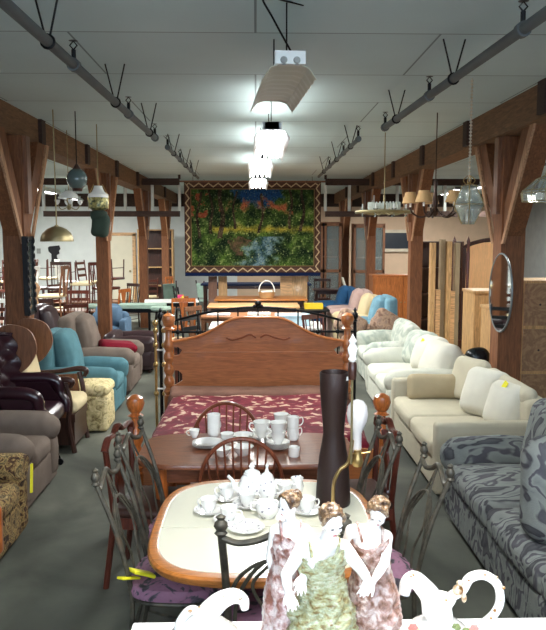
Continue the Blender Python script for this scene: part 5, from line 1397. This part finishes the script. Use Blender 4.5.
# work tables in the left bay carry stacked chairs
wt = [(13.4, -5.2, -3.5, 'front'), (15.4, -5.9, -2.95, 'middle'), (17.4, -6.3, -3.2, 'back')]
for y, xa, xb, nm in wt:
    table(f'{nm} worktable loaded with chairs in the left bay', ((xa+xb)/2, y, 0), 0, xb-xa+.3, .7, .54, brown_w, dk_w)
    n = min(7, int((xb-xa)/.47)); 
    names = ['leftmost', 'second from left', 'third from left', 'fourth from left', 'fifth from left', 'sixth from left', 'seventh from left']
    for k in range(n):
        kind = [1, 7, 0, 3, 2, 1, 0, 7, 2, 1, 0, 3, 7, 1][int(y*3+k*5) % 14]; up = (k+int(y)) % 3 == 1
        x = xa+(xb-xa)*(k+.5)/n
        crowd(kind, f'{"upturned" if up else "standing"} on the {nm} left worktable, {names[k]}', x, y, .542)
        if up:
            o = [q for q in COL.objects if q.get('label', '').endswith(f'on the {nm} left worktable, {names[k]}')][-1]
            o.rotation_euler = (PI, 0, rnd.uniform(-1, 1)); o.location.z = .542+1.0
for k_, x, y, ad in ((7, -4.9, 11.4, 'on the floor under the near pendant in the left bay'), (0, -3.2, 12.6, 'on the floor just left of the steel blue armchair'), (2, -6.0, 14.4, 'on the floor between front and middle left worktables'), (1, -3.0, 16.6, 'on the floor at the right end of the middle left worktable'), (5, -1.2, 18.4, 'on the floor behind the tapestry at left')):
    crowd(k_, ad, x, y)
# tables with green and blue seats left of the aisle
t = table('sage-cushioned dark bench left of the aisle', (-2.2, 13.9, 0), 0, .9, .42, .8, green_cush, black_m, 'padded_bench', .02, .08, 'bench')
for k_, x, y, lb in ((0, -3.1, 13.7, 'bar stool with sage round seat, left one of the pair'), (1, -1.75, 13.2, 'bar stool with sage round seat, right of the pair')):
    t = thing('bar_stool', lb, 'stool', (x, y, 0))
    MB().lathe([(.17, .74), (.19, .77), (.18, .81), (0, .83)], (0, 0, 0), 20).build('seat', green_cush, t)
    for a in range(4):
        a_ = PI/4+a*PI/2; MB().tube([(.1*math.cos(a_), .1*math.sin(a_), .74), (.22*math.cos(a_), .22*math.sin(a_), 0)], .014, 6).build('leg', black_m, t)
    MB().tube([(.17*math.cos(a_), .17*math.sin(a_), .3) for a_ in [2*PI*k/16 for k in range(16)]], .009, 6, True).build('foot_ring', black_m, t)
sofa('padded_chair', 'steel blue padded armchair by the second left post', 'armchair', (-2.6, 12.7, 0), 0, .7, .6, gblue, 1, .5, .66, .12, .85, 'box')

# dark leather recliners at left behind
sofa('wide_recliner', 'black leather armchair in the left bay below the dome pendant', 'armchair', (-4.2, 10.0, 0), R(60), .9, .9, brleather, 1, .46, .66, .2, 1.2, 'soft')
o = MB().lathe([(.11, 0), (.13, .12), (.12, .22), (.09, .34), (.12, .42), (.15, .5), (.1, .58), (.05, .6), (.045, .66), (0, .66)], (0, 0, 0), 24, oy=.6).build('torso_form', M('tan dress form cloth', (214, 170, 128), .7), loc=(-3.6, 11.6, .772)); tag(o, 'tan dress form torso on the side table in the left bay', 'dress form')
table('dark side table holding the dress form in the left bay', (-3.6, 11.6, 0), .2, .6, .5, .77, dk_w)
t = table('white-draped table behind the near left post', (-3.5, 9.0, 0), 0, .9, .6, .95, white_p, white_p)

# silhouette on the white wall
p = at(54, 254, YB-.03)
pts = [(-.16, .3), (.2, .34), (.24, .2), (.18, .12), (.2, .02), (.1, -.04), (.1, -.14), (.26, -.38), (.3, -.46), (.06, -.28), (-.16, -.5), (-.1, -.2), (-.1, 0), (-.2, .1), (-.22, .25)]
o = MB().prism([(a*.85, b*.8) for a, b in pts], -.02, 0, 'xz').build('wall_silhouette', blackp, loc=(p.x, YB-.005, p.z), ang=20, smooth=False); tag(o, 'black cut-out silhouette on the white left wall', 'wall ornament')
p = at(42, 251, YB); o = MB().box((0, 0, 0), (.12, .02, .16)).build('wall_outlet', grey_p, loc=(p.x-.1, YB-.012, p.z), smooth=False); tag(o, 'small grey outlet plate left of the silhouette', 'outlet')

# gridded hanging racks in the side bays
def rack(label, x, y, z, w_, d_, rz):
    t = thing('hanging_rack', label, 'rack', (x, y, z), rz)
    for s in (-1, 1):
        MB().tube([(-w_/2, s*d_/2, 0), (w_/2, s*d_/2, 0)], .02, 6).build('long_rail', dk_w, t)
        MB().tube([(s*w_/2, -d_/2, 0), (s*w_/2, d_/2, 0)], .02, 6).build('end_rail', dk_w, t)
        for q in (-1, 1): MB().tube([(s*w_/2, q*d_/2, 0), (s*w_/2, q*d_/2, CEIL-z)], .008, 6).build('hanger_wire', black_m, t)
rack('dark pipe rack hanging in the right bay behind the glass lantern', 3.6, 9.6, 3.1, .8, 2.4, R(-6))
rack('dark pipe rack hanging in the left bay behind the globe lantern', -4.1, 10.4, 3.1, .8, 2.6, R(6))
